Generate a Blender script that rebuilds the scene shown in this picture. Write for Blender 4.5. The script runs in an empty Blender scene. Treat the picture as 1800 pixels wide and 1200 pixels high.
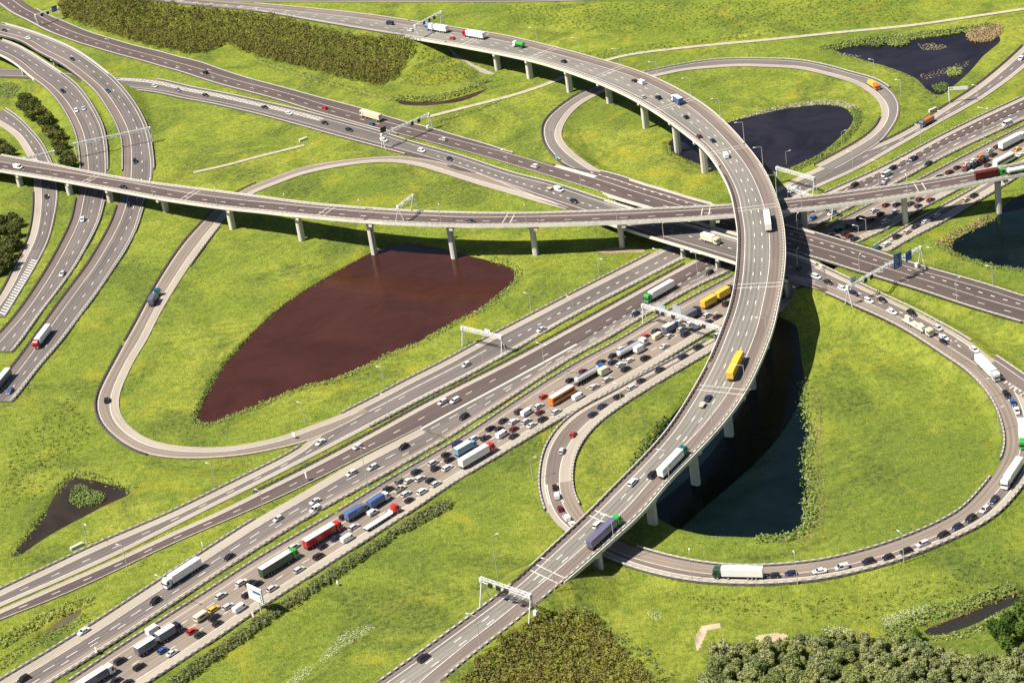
import bpy, bmesh, math, random
import numpy as np
from mathutils import Vector, Matrix
random.seed(7); rng=np.random.default_rng(11)
SC=bpy.context.scene; COL=SC.collection
# ------------------------------------------------------------------ camera
F_PX,PITCH,ROLL,CH=3862.44,0.464013,-0.150624,395.27
_fw=np.array([0,math.cos(PITCH),-math.sin(PITCH)]); _rt=np.array([1.,0,0]); _up=np.cross(_rt,_fw)
RX=math.cos(ROLL)*_rt+math.sin(ROLL)*_up; UX=-math.sin(ROLL)*_rt+math.cos(ROLL)*_up
cd=bpy.data.cameras.new('camera'); cam=bpy.data.objects.new('camera',cd); COL.objects.link(cam)
cd.sensor_width=36; cd.lens=36*F_PX/1800; cd.clip_start=5; cd.clip_end=20000
M=Matrix.Identity(4)
for i in range(3):
    M[i][0]=RX[i]; M[i][1]=UX[i]; M[i][2]=-_fw[i]
M[2][3]=CH
cam.matrix_world=M; SC.camera=cam
# ------------------------------------------------------------------ light
SUN_AZ,SUN_EL=18.0,55.5     # heading in which shadows fall, elevation
w=bpy.data.worlds.new('World'); SC.world=w; w.use_nodes=True
nt=w.node_tree; nt.nodes.clear()
sky=nt.nodes.new('ShaderNodeTexSky'); sky.sky_type='NISHITA'; sky.sun_disc=False
sky.sun_elevation=math.radians(SUN_EL); sky.sun_rotation=math.radians(252)
bg=nt.nodes.new('ShaderNodeBackground'); bg.inputs[1].default_value=0.05
ow=nt.nodes.new('ShaderNodeOutputWorld'); nt.links.new(sky.outputs[0],bg.inputs[0]); nt.links.new(bg.outputs[0],ow.inputs[0])
sl=bpy.data.lights.new('sun','SUN'); sl.energy=5.0; sl.angle=math.radians(0.5); sl.color=(1,.93,.82)
so=bpy.data.objects.new('sun',sl); COL.objects.link(so)
a,e=math.radians(SUN_AZ),math.radians(SUN_EL)
so.rotation_euler=Vector((math.cos(a)*math.cos(e),math.sin(a)*math.cos(e),-math.sin(e))).to_track_quat('-Z','Y').to_euler()
so.location=(-200,400,400)
SC.view_settings.view_transform='Standard'; SC.view_settings.look='None'
SC.view_settings.exposure=0.78; SC.view_settings.gamma=1
SC.render.engine='CYCLES'; SC.cycles.diffuse_bounces=1
SC.render.resolution_x=1024; SC.render.resolution_y=682
# ------------------------------------------------------------------ projection helpers: a photo pixel and a height give a place on the land
def W(x,y,z=0.0):
    d=_fw*F_PX+RX*(x-900)-UX*(y-600)
    return np.array([0,0,CH])+d*((z-CH)/d[2])
# ------------------------------------------------------------------ materials
MATS={}
def newmat(name):
    m=bpy.data.materials.new(name); m.use_nodes=True; n=m.node_tree; n.nodes.clear()
    o=n.nodes.new('ShaderNodeOutputMaterial'); p=n.nodes.new('ShaderNodeBsdfPrincipled'); n.links.new(p.outputs[0],o.inputs[0])
    return m,n,p
def N(n,t,**k):
    x=n.nodes.new(t)
    for a,b in k.items(): setattr(x,a,b)
    return x
def noise(n,vec,scale,detail=4,rough=.55,dist=0):
    x=N(n,'ShaderNodeTexNoise'); x.inputs['Scale'].default_value=scale; x.inputs['Detail'].default_value=detail
    x.inputs['Roughness'].default_value=rough; x.inputs['Distortion'].default_value=dist
    if vec is not None: n.links.new(vec,x.inputs['Vector'])
    return x.outputs['Fac']
def ramp(n,fac,stops,interp='LINEAR'):
    r=N(n,'ShaderNodeValToRGB'); r.color_ramp.interpolation=interp
    el=r.color_ramp.elements
    while len(el)<len(stops): el.new(.5)
    for e_,(p,c) in zip(el,stops): e_.position=p; e_.color=(c if len(c)==4 else (*c,1)) if hasattr(c,'__len__') else (c,c,c,1)
    n.links.new(fac,r.inputs[0]); return r.outputs[0]
def mix(n,fac,a_,b_,mode='MIX'):
    x=N(n,'ShaderNodeMix',data_type='RGBA',blend_type=mode)
    for i,v in ((0,fac),(6,a_),(7,b_)):
        if hasattr(v,'is_linked') or hasattr(v,'links'): n.links.new(v,x.inputs[i])
        elif i==0: x.inputs[0].default_value=v
        else: x.inputs[i].default_value=(*v,1) if len(v)==3 else v
    return x.outputs[2]
def mathn(n,op,a_,b_=None,c_=None):
    x=N(n,'ShaderNodeMath',operation=op)
    for i,v in enumerate((a_,b_,c_)):
        if v is None: continue
        if hasattr(v,'links'): n.links.new(v,x.inputs[i])
        else: x.inputs[i].default_value=v
    return x.outputs[0]
def mapping(n,vec,scale,loc=(0,0,0),rot=(0,0,0)):
    x=N(n,'ShaderNodeMapping'); x.inputs['Scale'].default_value=scale; x.inputs['Location'].default_value=loc; x.inputs['Rotation'].default_value=rot
    n.links.new(vec,x.inputs[0]); return x.outputs[0]
def bump(n,p,h,strength,dist=1.0):
    b=N(n,'ShaderNodeBump'); b.inputs['Strength'].default_value=strength; b.inputs['Distance'].default_value=dist
    n.links.new(h,b.inputs['Height']); n.links.new(b.outputs[0],p.inputs['Normal'])
def plain(name,c,rough=.6,metal=0,var=.12,scale=.6,coat=0):
    if name in MATS: return MATS[name]
    m,n,p=newmat(name); tc=N(n,'ShaderNodeTexCoord').outputs['Object']
    f=noise(n,tc,scale,3)
    col=ramp(n,f,[(.25,tuple(v*(1-var) for v in c)),(.75,tuple(min(1,v*(1+var)) for v in c))])
    n.links.new(col,p.inputs['Base Color']); p.inputs['Roughness'].default_value=rough; p.inputs['Metallic'].default_value=metal
    if coat: p.inputs['Coat Weight'].default_value=coat; p.inputs['Coat Roughness'].default_value=.08
    MATS[name]=m; return m
def asphalt(name,c,streak=.22,patch=.14):
    m,n,p=newmat(name); uv=N(n,'ShaderNodeTexCoord').outputs['UV']; ob=N(n,'ShaderNodeTexCoord').outputs['Object']
    big=noise(n,ob,.03,3); fine=noise(n,ob,1.3,4,.7)
    st=noise(n,mapping(n,uv,(.012,1.1,1)),1.0,3,.6)
    sp=N(n,'ShaderNodeSeparateXYZ'); n.links.new(uv,sp.inputs[0])
    fu=mathn(n,'FLOOR',mathn(n,'DIVIDE',sp.outputs[0],47.0)); fv=mathn(n,'FLOOR',mathn(n,'DIVIDE',sp.outputs[1],3.6))
    cb=N(n,'ShaderNodeCombineXYZ'); n.links.new(fu,cb.inputs[0]); n.links.new(fv,cb.inputs[1])
    wn=N(n,'ShaderNodeTexWhiteNoise'); n.links.new(cb.outputs[0],wn.inputs[0])
    # wheel tracks, polished darker bands running along each lane
    tr=mathn(n,'SINE',mathn(n,'MULTIPLY',sp.outputs[1],2*math.pi/1.75))
    v=mathn(n,'ADD',mathn(n,'MULTIPLY',mathn(n,'SUBTRACT',st,.5),streak*2.6),1.0)
    v=mathn(n,'ADD',v,mathn(n,'MULTIPLY',mathn(n,'SUBTRACT',wn.outputs[0],.5),patch))
    v=mathn(n,'ADD',v,mathn(n,'MULTIPLY',mathn(n,'SUBTRACT',big,.5),.5))
    v=mathn(n,'ADD',v,mathn(n,'MULTIPLY',mathn(n,'SUBTRACT',fine,.5),.35))
    v=mathn(n,'ADD',v,mathn(n,'MULTIPLY',tr,.075*streak/.22))
    cr=N(n,'ShaderNodeVectorMath',operation='SCALE'); cr.inputs[0].default_value=c; n.links.new(v,cr.inputs['Scale'])
    n.links.new(cr.outputs[0],p.inputs['Base Color']); p.inputs['Roughness'].default_value=.85
    MATS[name]=m; return m
ASPH=asphalt('asphalt_grey',(.150,.132,.120),.26,.26); DARK=asphalt('asphalt_maroon',(.085,.061,.056),.26,.22); LITE=asphalt('asphalt_pale',(.325,.285,.232),.12,.08)
GREEN_=asphalt('asphalt_flyover',(.175,.163,.142),.38,.18); BROWN=asphalt('asphalt_brown',(.150,.118,.103),.26,.22); TAN=asphalt('asphalt_tan',(.205,.166,.134),.28,.20)
MIDG=asphalt('asphalt_slate',(.125,.108,.100),.34,.28)
WHITE=plain('marking_white',(.68,.64,.58),.7,var=.28,scale=.5)
GOREW=plain('gore_white',(.48,.45,.40),.8,var=.2,scale=.5)
CONC=plain('concrete',(.56,.54,.48),.85,var=.14,scale=.35)
def streaked(name,c):
    m,n,p=newmat(name); g=N(n,'ShaderNodeNewGeometry').outputs['Position']
    f=noise(n,mapping(n,g,(.9,.9,.10)),1.0,4,.7); f2=noise(n,g,.06,3); f3=noise(n,g,2.2,3,.7)
    v=mathn(n,'ADD',mathn(n,'ADD',mathn(n,'MULTIPLY',mathn(n,'SUBTRACT',f,.5),.75),mathn(n,'MULTIPLY',mathn(n,'SUBTRACT',f2,.5),.5)),mathn(n,'ADD',mathn(n,'MULTIPLY',mathn(n,'SUBTRACT',f3,.5),.2),1.0))
    cr=N(n,'ShaderNodeVectorMath',operation='SCALE'); cr.inputs[0].default_value=c; n.links.new(v,cr.inputs['Scale']); n.links.new(cr.outputs[0],p.inputs['Base Color']); p.inputs['Roughness'].default_value=.85; MATS[name]=m; return m
CONC=streaked('concrete_streaked',(.56,.535,.47))
CONCL=plain('concrete_light',(.62,.58,.52),.85,var=.12,scale=.5)
STEEL=plain('galvanised_steel',(.50,.47,.43),.5,.1,var=.1)
DSTEEL_SHADE=plain('weathered_steel_and_shade',(.10,.085,.075),.7,.1)
GWHITE=plain('gantry_white',(.66,.66,.65),.5,var=.05)
SCREEN=plain('dark_screen',(.02,.02,.025),.4); SIGNB=plain('sign_blue',(.015,.09,.33),.4,var=.05); SIGNBACK=plain('sign_back_grey',(.36,.42,.45),.5,.2)
GLASS=plain('glass_dark',(.012,.014,.018),.12,var=.02); TYRE=plain('tyre_black',(.02,.02,.02),.9); HEADL=plain('lamp_clear',(.75,.75,.72),.2); TAILL=plain('lamp_red',(.35,.01,.01),.3)
CHAS=plain('chassis_dark',(.05,.045,.045),.7)
def grassmat():
    m,n,p=newmat('grass'); ob=N(n,'ShaderNodeTexCoord').outputs['Object']
    big=noise(n,ob,.012,4,.6,.6); med=noise(n,ob,.075,5,.65,.5); sm=noise(n,ob,.42,5,.7,.4); fine=noise(n,ob,1.7,4,.75)
    stre=noise(n,mapping(n,ob,(.05,.9,1),rot=(0,0,.6)),1.0,3,.6)
    base=ramp(n,big,[(.36,(.150,.220,.036)),(.48,(.245,.310,.042)),(.64,(.345,.380,.055))])
    col=mix(n,mathn(n,'MULTIPLY',ramp(n,med,[(.42,0.),(.62,1.)]),.8),base,(.155,.220,.028))
    col=mix(n,mathn(n,'MULTIPLY',ramp(n,sm,[(.45,0.),(.64,1.)]),.68),col,(.085,.130,.020))
    col=mix(n,mathn(n,'MULTIPLY',ramp(n,fine,[(.50,0.),(.68,1.)]),.60),col,(.070,.095,.020))
    col=mix(n,mathn(n,'MULTIPLY',ramp(n,fine,[(.34,1.),(.46,0.)]),.5),col,(.440,.460,.060))
    col=mix(n,mathn(n,'MULTIPLY',ramp(n,stre,[(.50,0.),(.75,1.)]),.35),col,(.380,.350,.055))
    ye=noise(n,ob,.028,4,.6,1.2)
    col=mix(n,mathn(n,'MULTIPLY',ramp(n,ye,[(.56,0.),(.70,1.)]),.45),col,(.430,.370,.035))
    dk=noise(n,ob,.022,5,.7,1.0); spk=noise(n,ob,.55,4,.8)
    dkm=ramp(n,dk,[(.50,0.),(.62,1.)])
    col=mix(n,mathn(n,'MULTIPLY',dkm,.45),col,(.110,.160,.036))
    col=mix(n,mathn(n,'MULTIPLY',mathn(n,'MULTIPLY',dkm,ramp(n,spk,[(.45,0.),(.60,1.)])),.75),col,(.050,.075,.018))
    # mown swathes
    wv=N(n,'ShaderNodeTexWave'); wv.inputs['Scale'].default_value=.11; wv.inputs['Distortion'].default_value=22; wv.inputs['Detail'].default_value=2; wv.inputs['Detail Scale'].default_value=.35; n.links.new(mapping(n,ob,(.35,1,1),rot=(0,0,.45)),wv.inputs[0])
    col=mix(n,mathn(n,'MULTIPLY',ramp(n,wv.outputs[1],[(.88,0.),(.99,1.)]),.10),col,(.480,.450,.100))
    # bare, trodden ground along steep banks
    g=N(n,'ShaderNodeNewGeometry'); sz=N(n,'ShaderNodeSeparateXYZ'); n.links.new(g.outputs['Normal'],sz.inputs[0])
    n.links.new(mix(n,ramp(n,sz.outputs[2],[(.55,1.),(.78,0.)]),col,(.20,.18,.10)),p.inputs['Base Color'])
    p.inputs['Roughness'].default_value=.95; p.inputs['Specular IOR Level'].default_value=.1
    h=mathn(n,'ADD',mathn(n,'MULTIPLY',sm,.8),mathn(n,'MULTIPLY',fine,.5))
    bump(n,p,h,1.0,1.6)
    return m
GRASS=grassmat()
def leafmat(name,cols,scale=.12):
    m,n,p=newmat(name); ob=N(n,'ShaderNodeNewGeometry').outputs['Position']
    f=noise(n,ob,scale,4,.7); f2=noise(n,ob,1.6,3,.7)
    c=ramp(n,f,[(.3+.4*i/(len(cols)-1),c) for i,c in enumerate(cols)])
    c=mix(n,mathn(n,'MULTIPLY',ramp(n,f2,[(.35,0.),(.7,1.)]),.5),c,tuple(v*.5 for v in cols[0]))
    oi=N(n,'ShaderNodeObjectInfo'); hs=N(n,'ShaderNodeHueSaturation'); n.links.new(c,hs.inputs['Color']); n.links.new(mathn(n,'ADD',mathn(n,'MULTIPLY',oi.outputs['Random'],.6),.72),hs.inputs['Value']); n.links.new(mathn(n,'ADD',mathn(n,'MULTIPLY',oi.outputs['Random'],-.035),.515),hs.inputs['Hue']); c=hs.outputs[0]
    n.links.new(c,p.inputs['Base Color']); p.inputs['Roughness'].default_value=.8; p.inputs['Specular IOR Level'].default_value=.2
    MATS[name]=m; return m
THICK=leafmat('thicket_leaves',[(.17,.20,.030),(.10,.075,.028),(.19,.205,.035),(.13,.095,.034),(.16,.18,.030),(.075,.055,.024)],.07)
TREED=leafmat('dark_tree_leaves',[(.07,.12,.022),(.11,.115,.028),(.09,.10,.022)],.2)
TREEG=leafmat('green_tree_leaves',[(.060,.115,.015),(.10,.15,.02)],.2)
WILLOW=leafmat('willow_leaves',[(.17,.22,.070),(.30,.32,.15),(.21,.25,.07),(.33,.33,.18)],.10)
REED=leafmat('reed_leaves',[(.15,.23,.05),(.23,.28,.085),(.11,.18,.045)],.15)
DRYREED=leafmat('dry_reed',[(.33,.30,.13),(.30,.22,.12),(.22,.26,.08)],.2)
HEDGE=leafmat('verge_scrub',[(.12,.16,.04),(.21,.23,.09),(.08,.11,.03)],.4)
PALEBANK=plain('dry_bank_reed',(.36,.36,.22),.95,var=.35,scale=.5)
DIRT=plain('sandy_soil',(.40,.31,.21),.95,var=.2,scale=.3)
BARK=plain('bark',(.10,.075,.05),.95)
FLOWERW=plain('flower_white',(.75,.75,.62),.9); FLOWERY=plain('flower_yellow',(.65,.50,.02),.9)
def watermat(name,c,c2,rough=.08):
    m,n,p=newmat(name); ob=N(n,'ShaderNodeTexCoord').outputs['Object']
    f=noise(n,ob,.035,5,.65,.8); n.links.new(ramp(n,f,[(.38,c),(.66,c2)]),p.inputs['Base Color'])
    wind=noise(n,mapping(n,ob,(.5,1.4,1),rot=(0,0,.3)),.045,4,.6,1.0)
    n.links.new(ramp(n,wind,[(.35,.04),(.65,.24)]),p.inputs['Roughness']); p.inputs['IOR'].default_value=1.33; p.inputs['Specular IOR Level'].default_value=.24
    bump(n,p,mathn(n,'ADD',noise(n,mapping(n,ob,(1,2.2,1)),.6,2,.5),mathn(n,'MULTIPLY',noise(n,ob,.15,3),1.5)),0.18,.3); MATS[name]=m; return m
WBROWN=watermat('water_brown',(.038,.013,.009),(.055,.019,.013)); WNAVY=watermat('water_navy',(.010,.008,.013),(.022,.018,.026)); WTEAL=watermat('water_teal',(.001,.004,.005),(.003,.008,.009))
PC={'black':(.014,.013,.018),'dark grey':(.05,.05,.055),'grey':(.24,.24,.25),'silver':(.62,.63,.65),'white':(.80,.80,.78),'navy blue':(.012,.02,.06),'blue':(.03,.09,.30),
 'red':(.48,.02,.02),'dark red':(.11,.012,.015),'teal':(.01,.11,.13),'beige':(.50,.40,.28),'yellow':(.72,.44,.04),'green':(.03,.33,.04),'dark green':(.015,.07,.035),'orange':(.70,.19,.015),
 'cream':(.66,.60,.42),'purple blue':(.12,.11,.20),'light blue':(.15,.32,.50),'steel blue':(.075,.13,.30),'rust':(.42,.14,.04),'slate':(.10,.12,.16)}
def paint(c):
    metal={'silver':.25,'grey':.4,'dark grey':.3}.get(c,.0)
    return plain('paint_'+c.replace(' ','_'),PC[c],.32,metal,var=.03,coat=.5)
# ------------------------------------------------------------------ mesh helpers
def tag(o,label=None,cat=None,group=None,kind=None):
    if label: o['label']=label
    if cat: o['category']=cat
    if group: o['group']=group
    if kind: o['kind']=kind
    return o
def link(name,me,parent=None):
    o=bpy.data.objects.new(name,me); COL.objects.link(o)
    if parent is not None: o.parent=parent
    return o
def empty(name,loc=(0,0,0),rz=0,parent=None):
    o=link(name,None,parent); o.location=loc; o.rotation_euler=(0,0,rz); o.empty_display_size=1; return o
class MB:
    def __init__(s): s.v=[]; s.f=[]; s.m=[]
    def add(s,vs,fs,mi=0):
        b=len(s.v); s.v+= [tuple(map(float,p)) for p in vs]; s.f+=[tuple(b+i for i in f) for f in fs]; s.m+=[mi]*len(fs)
    def box(s,x0,x1,y0,y1,z0,z1,mi=0):
        s.add([(x0,y0,z0),(x1,y0,z0),(x1,y1,z0),(x0,y1,z0),(x0,y0,z1),(x1,y0,z1),(x1,y1,z1),(x0,y1,z1)],
              [(0,3,2,1),(4,5,6,7),(0,1,5,4),(1,2,6,5),(2,3,7,6),(3,0,4,7)],mi)
    def cbox(s,x0,x1,y0,y1,z0,z1,c=.12,mi=0):   # box with chamfered edges
        s.loft([(x0,y0+c,y1-c,z0+c,z1-c),(x0+c,y0,y1,z0,z1),(x1-c,y0,y1,z0,z1),(x1,y0+c,y1-c,z0+c,z1-c)],c,mi)
    def loft(s,secs,c=.1,mi=0):
        rings=[]
        for x,y0,y1,z0,z1 in secs:
            cc=min(c,(y1-y0)*.45,(z1-z0)*.45)
            rings.append([(x,y0+cc,z0),(x,y1-cc,z0),(x,y1,z0+cc),(x,y1,z1-cc),(x,y1-cc,z1),(x,y0+cc,z1),(x,y0,z1-cc),(x,y0,z0+cc)])
        vs=[p for r in rings for p in r]; fs=[]
        for i in range(len(rings)-1):
            for k in range(8):
                a0=i*8+k; a1=i*8+(k+1)%8; fs.append((a0,a1,a1+8,a0+8))
        fs.append(tuple(range(7,-1,-1))); fs.append(tuple((len(rings)-1)*8+k for k in range(8)))
        s.add(vs,fs,mi)
    def bar(s,p,q,r,n=4,r2=None,mi=0):
        p=np.array(p,float); q=np.array(q,float); d=q-p; L=np.linalg.norm(d)
        if L<1e-6: return
        d/=L; u=np.cross(d,[0,0,1.]); 
        if np.linalg.norm(u)<.1: u=np.cross(d,[1.,0,0])
        u/=np.linalg.norm(u); v=np.cross(d,u); r2=r if r2 is None else r2
        vs=[]
        for P_,rr in ((p,r),(q,r2)):
            for k in range(n):
                t=2*math.pi*(k+.5)/n; vs.append(P_+u*rr*math.cos(t)+v*rr*math.sin(t))
        fs=[(k,(k+1)%n,n+(k+1)%n,n+k) for k in range(n)]+[tuple(range(n-1,-1,-1)),tuple(range(n,2*n))]
        s.add(vs,fs,mi)
    def cyl(s,c,axis,r,h,n=12,mi=0):
        c=np.array(c,float); a_=np.array(axis,float); s.bar(c-a_*h/2,c+a_*h/2,r,n,mi=mi)
    def build(s,name,mats,parent=None,smooth=False):
        me=s.mesh(name,mats,smooth); return link(name,me,parent)
    def mesh(s,name,mats,smooth=False):
        me=bpy.data.meshes.new(name); me.from_pydata(s.v,[],s.f)
        for m in (mats if isinstance(mats,(list,tuple)) else [mats]): me.materials.append(m)
        if any(s.m): me.polygons.foreach_set('material_index',s.m)
        bm=bmesh.new(); bm.from_mesh(me); bmesh.ops.recalc_face_normals(bm,faces=bm.faces); bm.to_mesh(me); bm.free()
        if smooth: me.polygons.foreach_set('use_smooth',[True]*len(me.polygons))
        me.update(); return me
def meshnp(name,verts,faces,mats,uv=None,mi=None,smooth=False):
    me=bpy.data.meshes.new(name); verts=np.asarray(verts,np.float32); faces=np.asarray(faces,np.int32); k=faces.shape[1]
    me.vertices.add(len(verts)); me.vertices.foreach_set('co',verts.ravel())
    me.loops.add(faces.size); me.loops.foreach_set('vertex_index',faces.ravel())
    me.polygons.add(len(faces)); me.polygons.foreach_set('loop_start',np.arange(0,faces.size,k,dtype=np.int32)); me.polygons.foreach_set('loop_total',np.full(len(faces),k,np.int32))
    for m in (mats if isinstance(mats,(list,tuple)) else [mats]): me.materials.append(m)
    if mi is not None: me.polygons.foreach_set('material_index',np.asarray(mi,np.int32))
    if smooth: me.polygons.foreach_set('use_smooth',np.ones(len(faces),bool))
    if uv is not None:
        l=me.uv_layers.new(name='UVMap'); l.data.foreach_set('uv',np.asarray(uv,np.float32)[faces.ravel()].ravel())
    me.update(calc_edges=True); me.validate(); return me
# ------------------------------------------------------------------ smooth curves
def catmull(P_,step=1.0):
    P_=np.asarray(P_,float); n=len(P_); out=[]
    for i in range(n-1):
        p0=P_[max(i-1,0)]; p1=P_[i]; p2=P_[i+1]; p3=P_[min(i+2,n-1)]
        L=np.linalg.norm(p2-p1); k=max(2,int(L/step))
        d1=max(np.linalg.norm(p1-p0),1e-6)**.5; d2=max(L,1e-6)**.5; d3=max(np.linalg.norm(p3-p2),1e-6)**.5
        if i==0: m1=(p2-p1)
        else: m1=(p2-p1)+d2*d2*0+ (d2*( (p1-p0)/d1-(p2-p0)/(d1+d2) )+0) if False else ((p1-p0)/d1-(p2-p0)/(d1+d2)+(p2-p1)/d2)*d2
        if i==n-2: m2=(p2-p1)
        else: m2=((p2-p1)/d2-(p3-p1)/(d2+d3)+(p3-p2)/d3)*d2
        for t in np.linspace(0,1,k,endpoint=False):
            t2=t*t;t3=t2*t; out.append((2*t3-3*t2+1)*p1+(t3-2*t2+t)*m1+(-2*t3+3*t2)*p2+(t3-t2)*m2)
    out.append(P_[-1]); return np.array(out)
def resample(P_,step):
    d=np.r_[0,np.cumsum(np.linalg.norm(np.diff(P_,axis=0),axis=1))]; n=max(2,int(round(d[-1]/step))+1); s=np.linspace(0,d[-1],n)
    return np.stack([np.interp(s,d,P_[:,k]) for k in range(P_.shape[1])],1),s
def smooth(P_,it):
    P_=P_.copy()
    for _ in range(it): P_[1:-1]=.25*P_[:-2]+.5*P_[1:-1]+.25*P_[2:]
    return P_
def pxline(pts,zf=None):
    out=[]
    for p in pts:
        z=p[2] if len(p)>2 else (zf(p[0],p[1]) if zf else 0.0); out.append(W(p[0],p[1],z))
    return np.array(out)
ROADS={}; ORDER=[]
class Road: pass
def road(key,name,L,R,mats,marks=(),zf=None,direc=1,ground=True,bridge=(),phrase='',sm=12):
    r=Road(); r.key=key; r.dir=direc; r.phrase=phrase; k=len(ORDER); lift=.03+.006*k; ORDER.append(key)
    Lw,s=resample(catmull(pxline(L,zf)),2.0); Lw=smooth(Lw,sm)
    Rd,_=resample(catmull(pxline(R,zf)),.5); Rd=smooth(Rd,sm*8)
    # pair every left sample with the nearest right one, never going backwards
    Rw=[]; j=0
    for i,p in enumerate(Lw):
        win=Rd[j:j+60] if i else Rd
        q=int(np.argmin(np.linalg.norm(win[:,:2]-p[:2],axis=1))); j=j+q if i else q
        Rw.append(Rd[j])
    Rw=smooth(np.array(Rw),4)
    r.L,r.R=Lw,Rw; r.C=(Lw+Rw)/2; r.w=np.linalg.norm(Rw-Lw,axis=1); r.s=np.r_[0,np.cumsum(np.linalg.norm(np.diff(r.C,axis=0),axis=1))]
    T=np.gradient(r.C,axis=0); T/=np.linalg.norm(T,axis=1)[:,None]; r.T=T; r.ground=ground
    r.br=np.zeros(len(Lw),bool)
    for a_,b_ in bridge:
        ia=int(np.argmin(np.linalg.norm(r.C[:,:2]-W(*a_)[:2],axis=1))); ib=int(np.argmin(np.linalg.norm(r.C[:,:2]-W(*b_)[:2],axis=1))); r.br[min(ia,ib):max(ia,ib)+1]=True
    r.lift=lift; r.obj=None
    def off(o,i=slice(None)):
        w_=r.w[i]
        return np.full_like(w_,0)+w_*float(o) if isinstance(o,str) else (np.minimum(o,w_) if o>=0 else np.maximum(w_+o,0))
    r.off=off
    U=(Rw-Lw)/r.w[:,None]; r.U=U
    n=len(Lw); V=[];Fc=[];UV=[];MI=[];ms=[]
    for (o0,o1,m) in mats:
        a0,a1=off(o0),off(o1); b=len(V)
        sub=max(1,int(round((a1-a0).max()/6)))
        base=len(V)
        for q in range(sub+1):
            aa=a0+(a1-a0)*q/sub; P_=Lw+U*aa[:,None]; P_[:,2]+=lift
            V+=list(P_); UV+=list(np.stack([r.s+17*k,aa+5*k],1))
        if m not in ms: ms.append(m)
        for q in range(sub):
            for i in range(n-1):
                A=base+q*n+i; Fc.append((A,A+n,A+n+1,A+1)); MI.append(ms.index(m))
    V=np.array(V)
    # make faces point up
    f0=Fc[0]; nn=np.cross(V[f0[1]]-V[f0[0]],V[f0[3]]-V[f0[0]])
    if nn[2]<0: Fc=[f[::-1] for f in Fc]
    r.obj=link(name,meshnp(name,V,Fc,ms,UV,MI)); tag(r.obj,kind='structure')
    def at(s_,o):   # world point at station s_, offset o from left edge
        i=np.clip(np.searchsorted(r.s,s_)-1,0,n-2); t=(s_-r.s[i])/(r.s[i+1]-r.s[i]); t=np.clip(t,0,1)
        o_=off(o); ll=Lw[i]*(1-t)+Lw[i+1]*t; uu=U[i]*(1-t)+U[i+1]*t; return ll+uu*(o_[i]*(1-t)+o_[i+1]*t)
    r.at=at
    mv=[];mf=[];gv=[];gf=[]
    def quad(dst,dstf,a_,b_,c_,d_):
        q=len(dst); dst+= [a_,b_,c_,d_]; f=(q,q+1,q+2,q+3)
        nn=np.cross(b_-a_,d_-a_); dstf.append(f if nn[2]>0 else f[::-1])
    up=np.array([0,0,lift+.02])
    def station(v):
        if isinstance(v,tuple): P_=W(*v); return r.s[int(np.argmin(np.linalg.norm(r.C[:,:2]-P_[:2],axis=1)))]
        return v*r.s[-1]
    for mk in marks:
        o,kd=mk[0],mk[1]; t0=station(mk[2]) if len(mk)>2 else 0; t1=station(mk[3]) if len(mk)>3 else r.s[-1]
        if t0>t1: t0,t1=t1,t0
        if kd in 'sSw':
            wd={'s':.21,'S':.34,'w':1.0}[kd]; ss=np.arange(t0,t1,3.0)
            P_=[at(x,o) for x in ss]; u_=[U[np.clip(np.searchsorted(r.s,x)-1,0,n-1)] for x in ss]
            for i in range(len(ss)-1):
                quad(mv,mf,P_[i]-u_[i]*wd/2+up,P_[i]+u_[i]*wd/2+up,P_[i+1]+u_[i+1]*wd/2+up,P_[i+1]-u_[i+1]*wd/2+up)
        elif kd in 'dbx':
            ln,per,wd={'d':(3.2,12.0,.27),'b':(1.9,5.6,.42),'x':(4.6,9.2,.27)}[kd]
            for x in np.arange(t0+2,t1-ln,per):
                p0=at(x,o);p1=at(x+ln,o); u_=U[np.clip(np.searchsorted(r.s,x)-1,0,n-1)]*wd/2
                quad(mv,mf,p0-u_+up,p0+u_+up,p1+u_+up,p1-u_+up)
        elif kd=='h':   # hatched gore between two offsets
            o2=mk[4]
            for x in np.arange(t0,t1-4,2.6):
                quad(mv,mf,at(x,o)+up,at(x+1.0,o)+up,at(x+3.4,o2)+up,at(x+2.4,o2)+up)
        elif kd=='g':   # painted pale band between two offsets
            o2=mk[4]; ss=np.arange(t0,t1,3.0)
            for i in range(len(ss)-1):
                quad(gv,gf,at(ss[i],o)+up*.8,at(ss[i],o2)+up*.8,at(ss[i+1],o2)+up*.8,at(ss[i+1],o)+up*.8)
        elif kd=='j':   # concrete expansion joint pair across the road
            for dx in (0,3.2):
                x=t0+dx; d_=T[np.clip(np.searchsorted(r.s,x)-1,0,n-1)]*.22
                p0=at(x,0.0);p1=at(x,'1'); quad(gv,gf,p0-d_+up,p1-d_+up,p1+d_+up,p0+d_+up)
    if mv: tag(link('lane_marking',meshnp('lane_marking',mv,mf,WHITE),r.obj),kind='structure')
    if gv: tag(link('pale_band',meshnp('pale_band',gv,gf,GOREW),r.obj),kind='structure')
    ROADS[key]=r
    if False: print(key,'len',r.s[-1],'w',r.w.min().round(1),r.w.mean().round(1),r.w.max().round(1))
    return r
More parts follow.
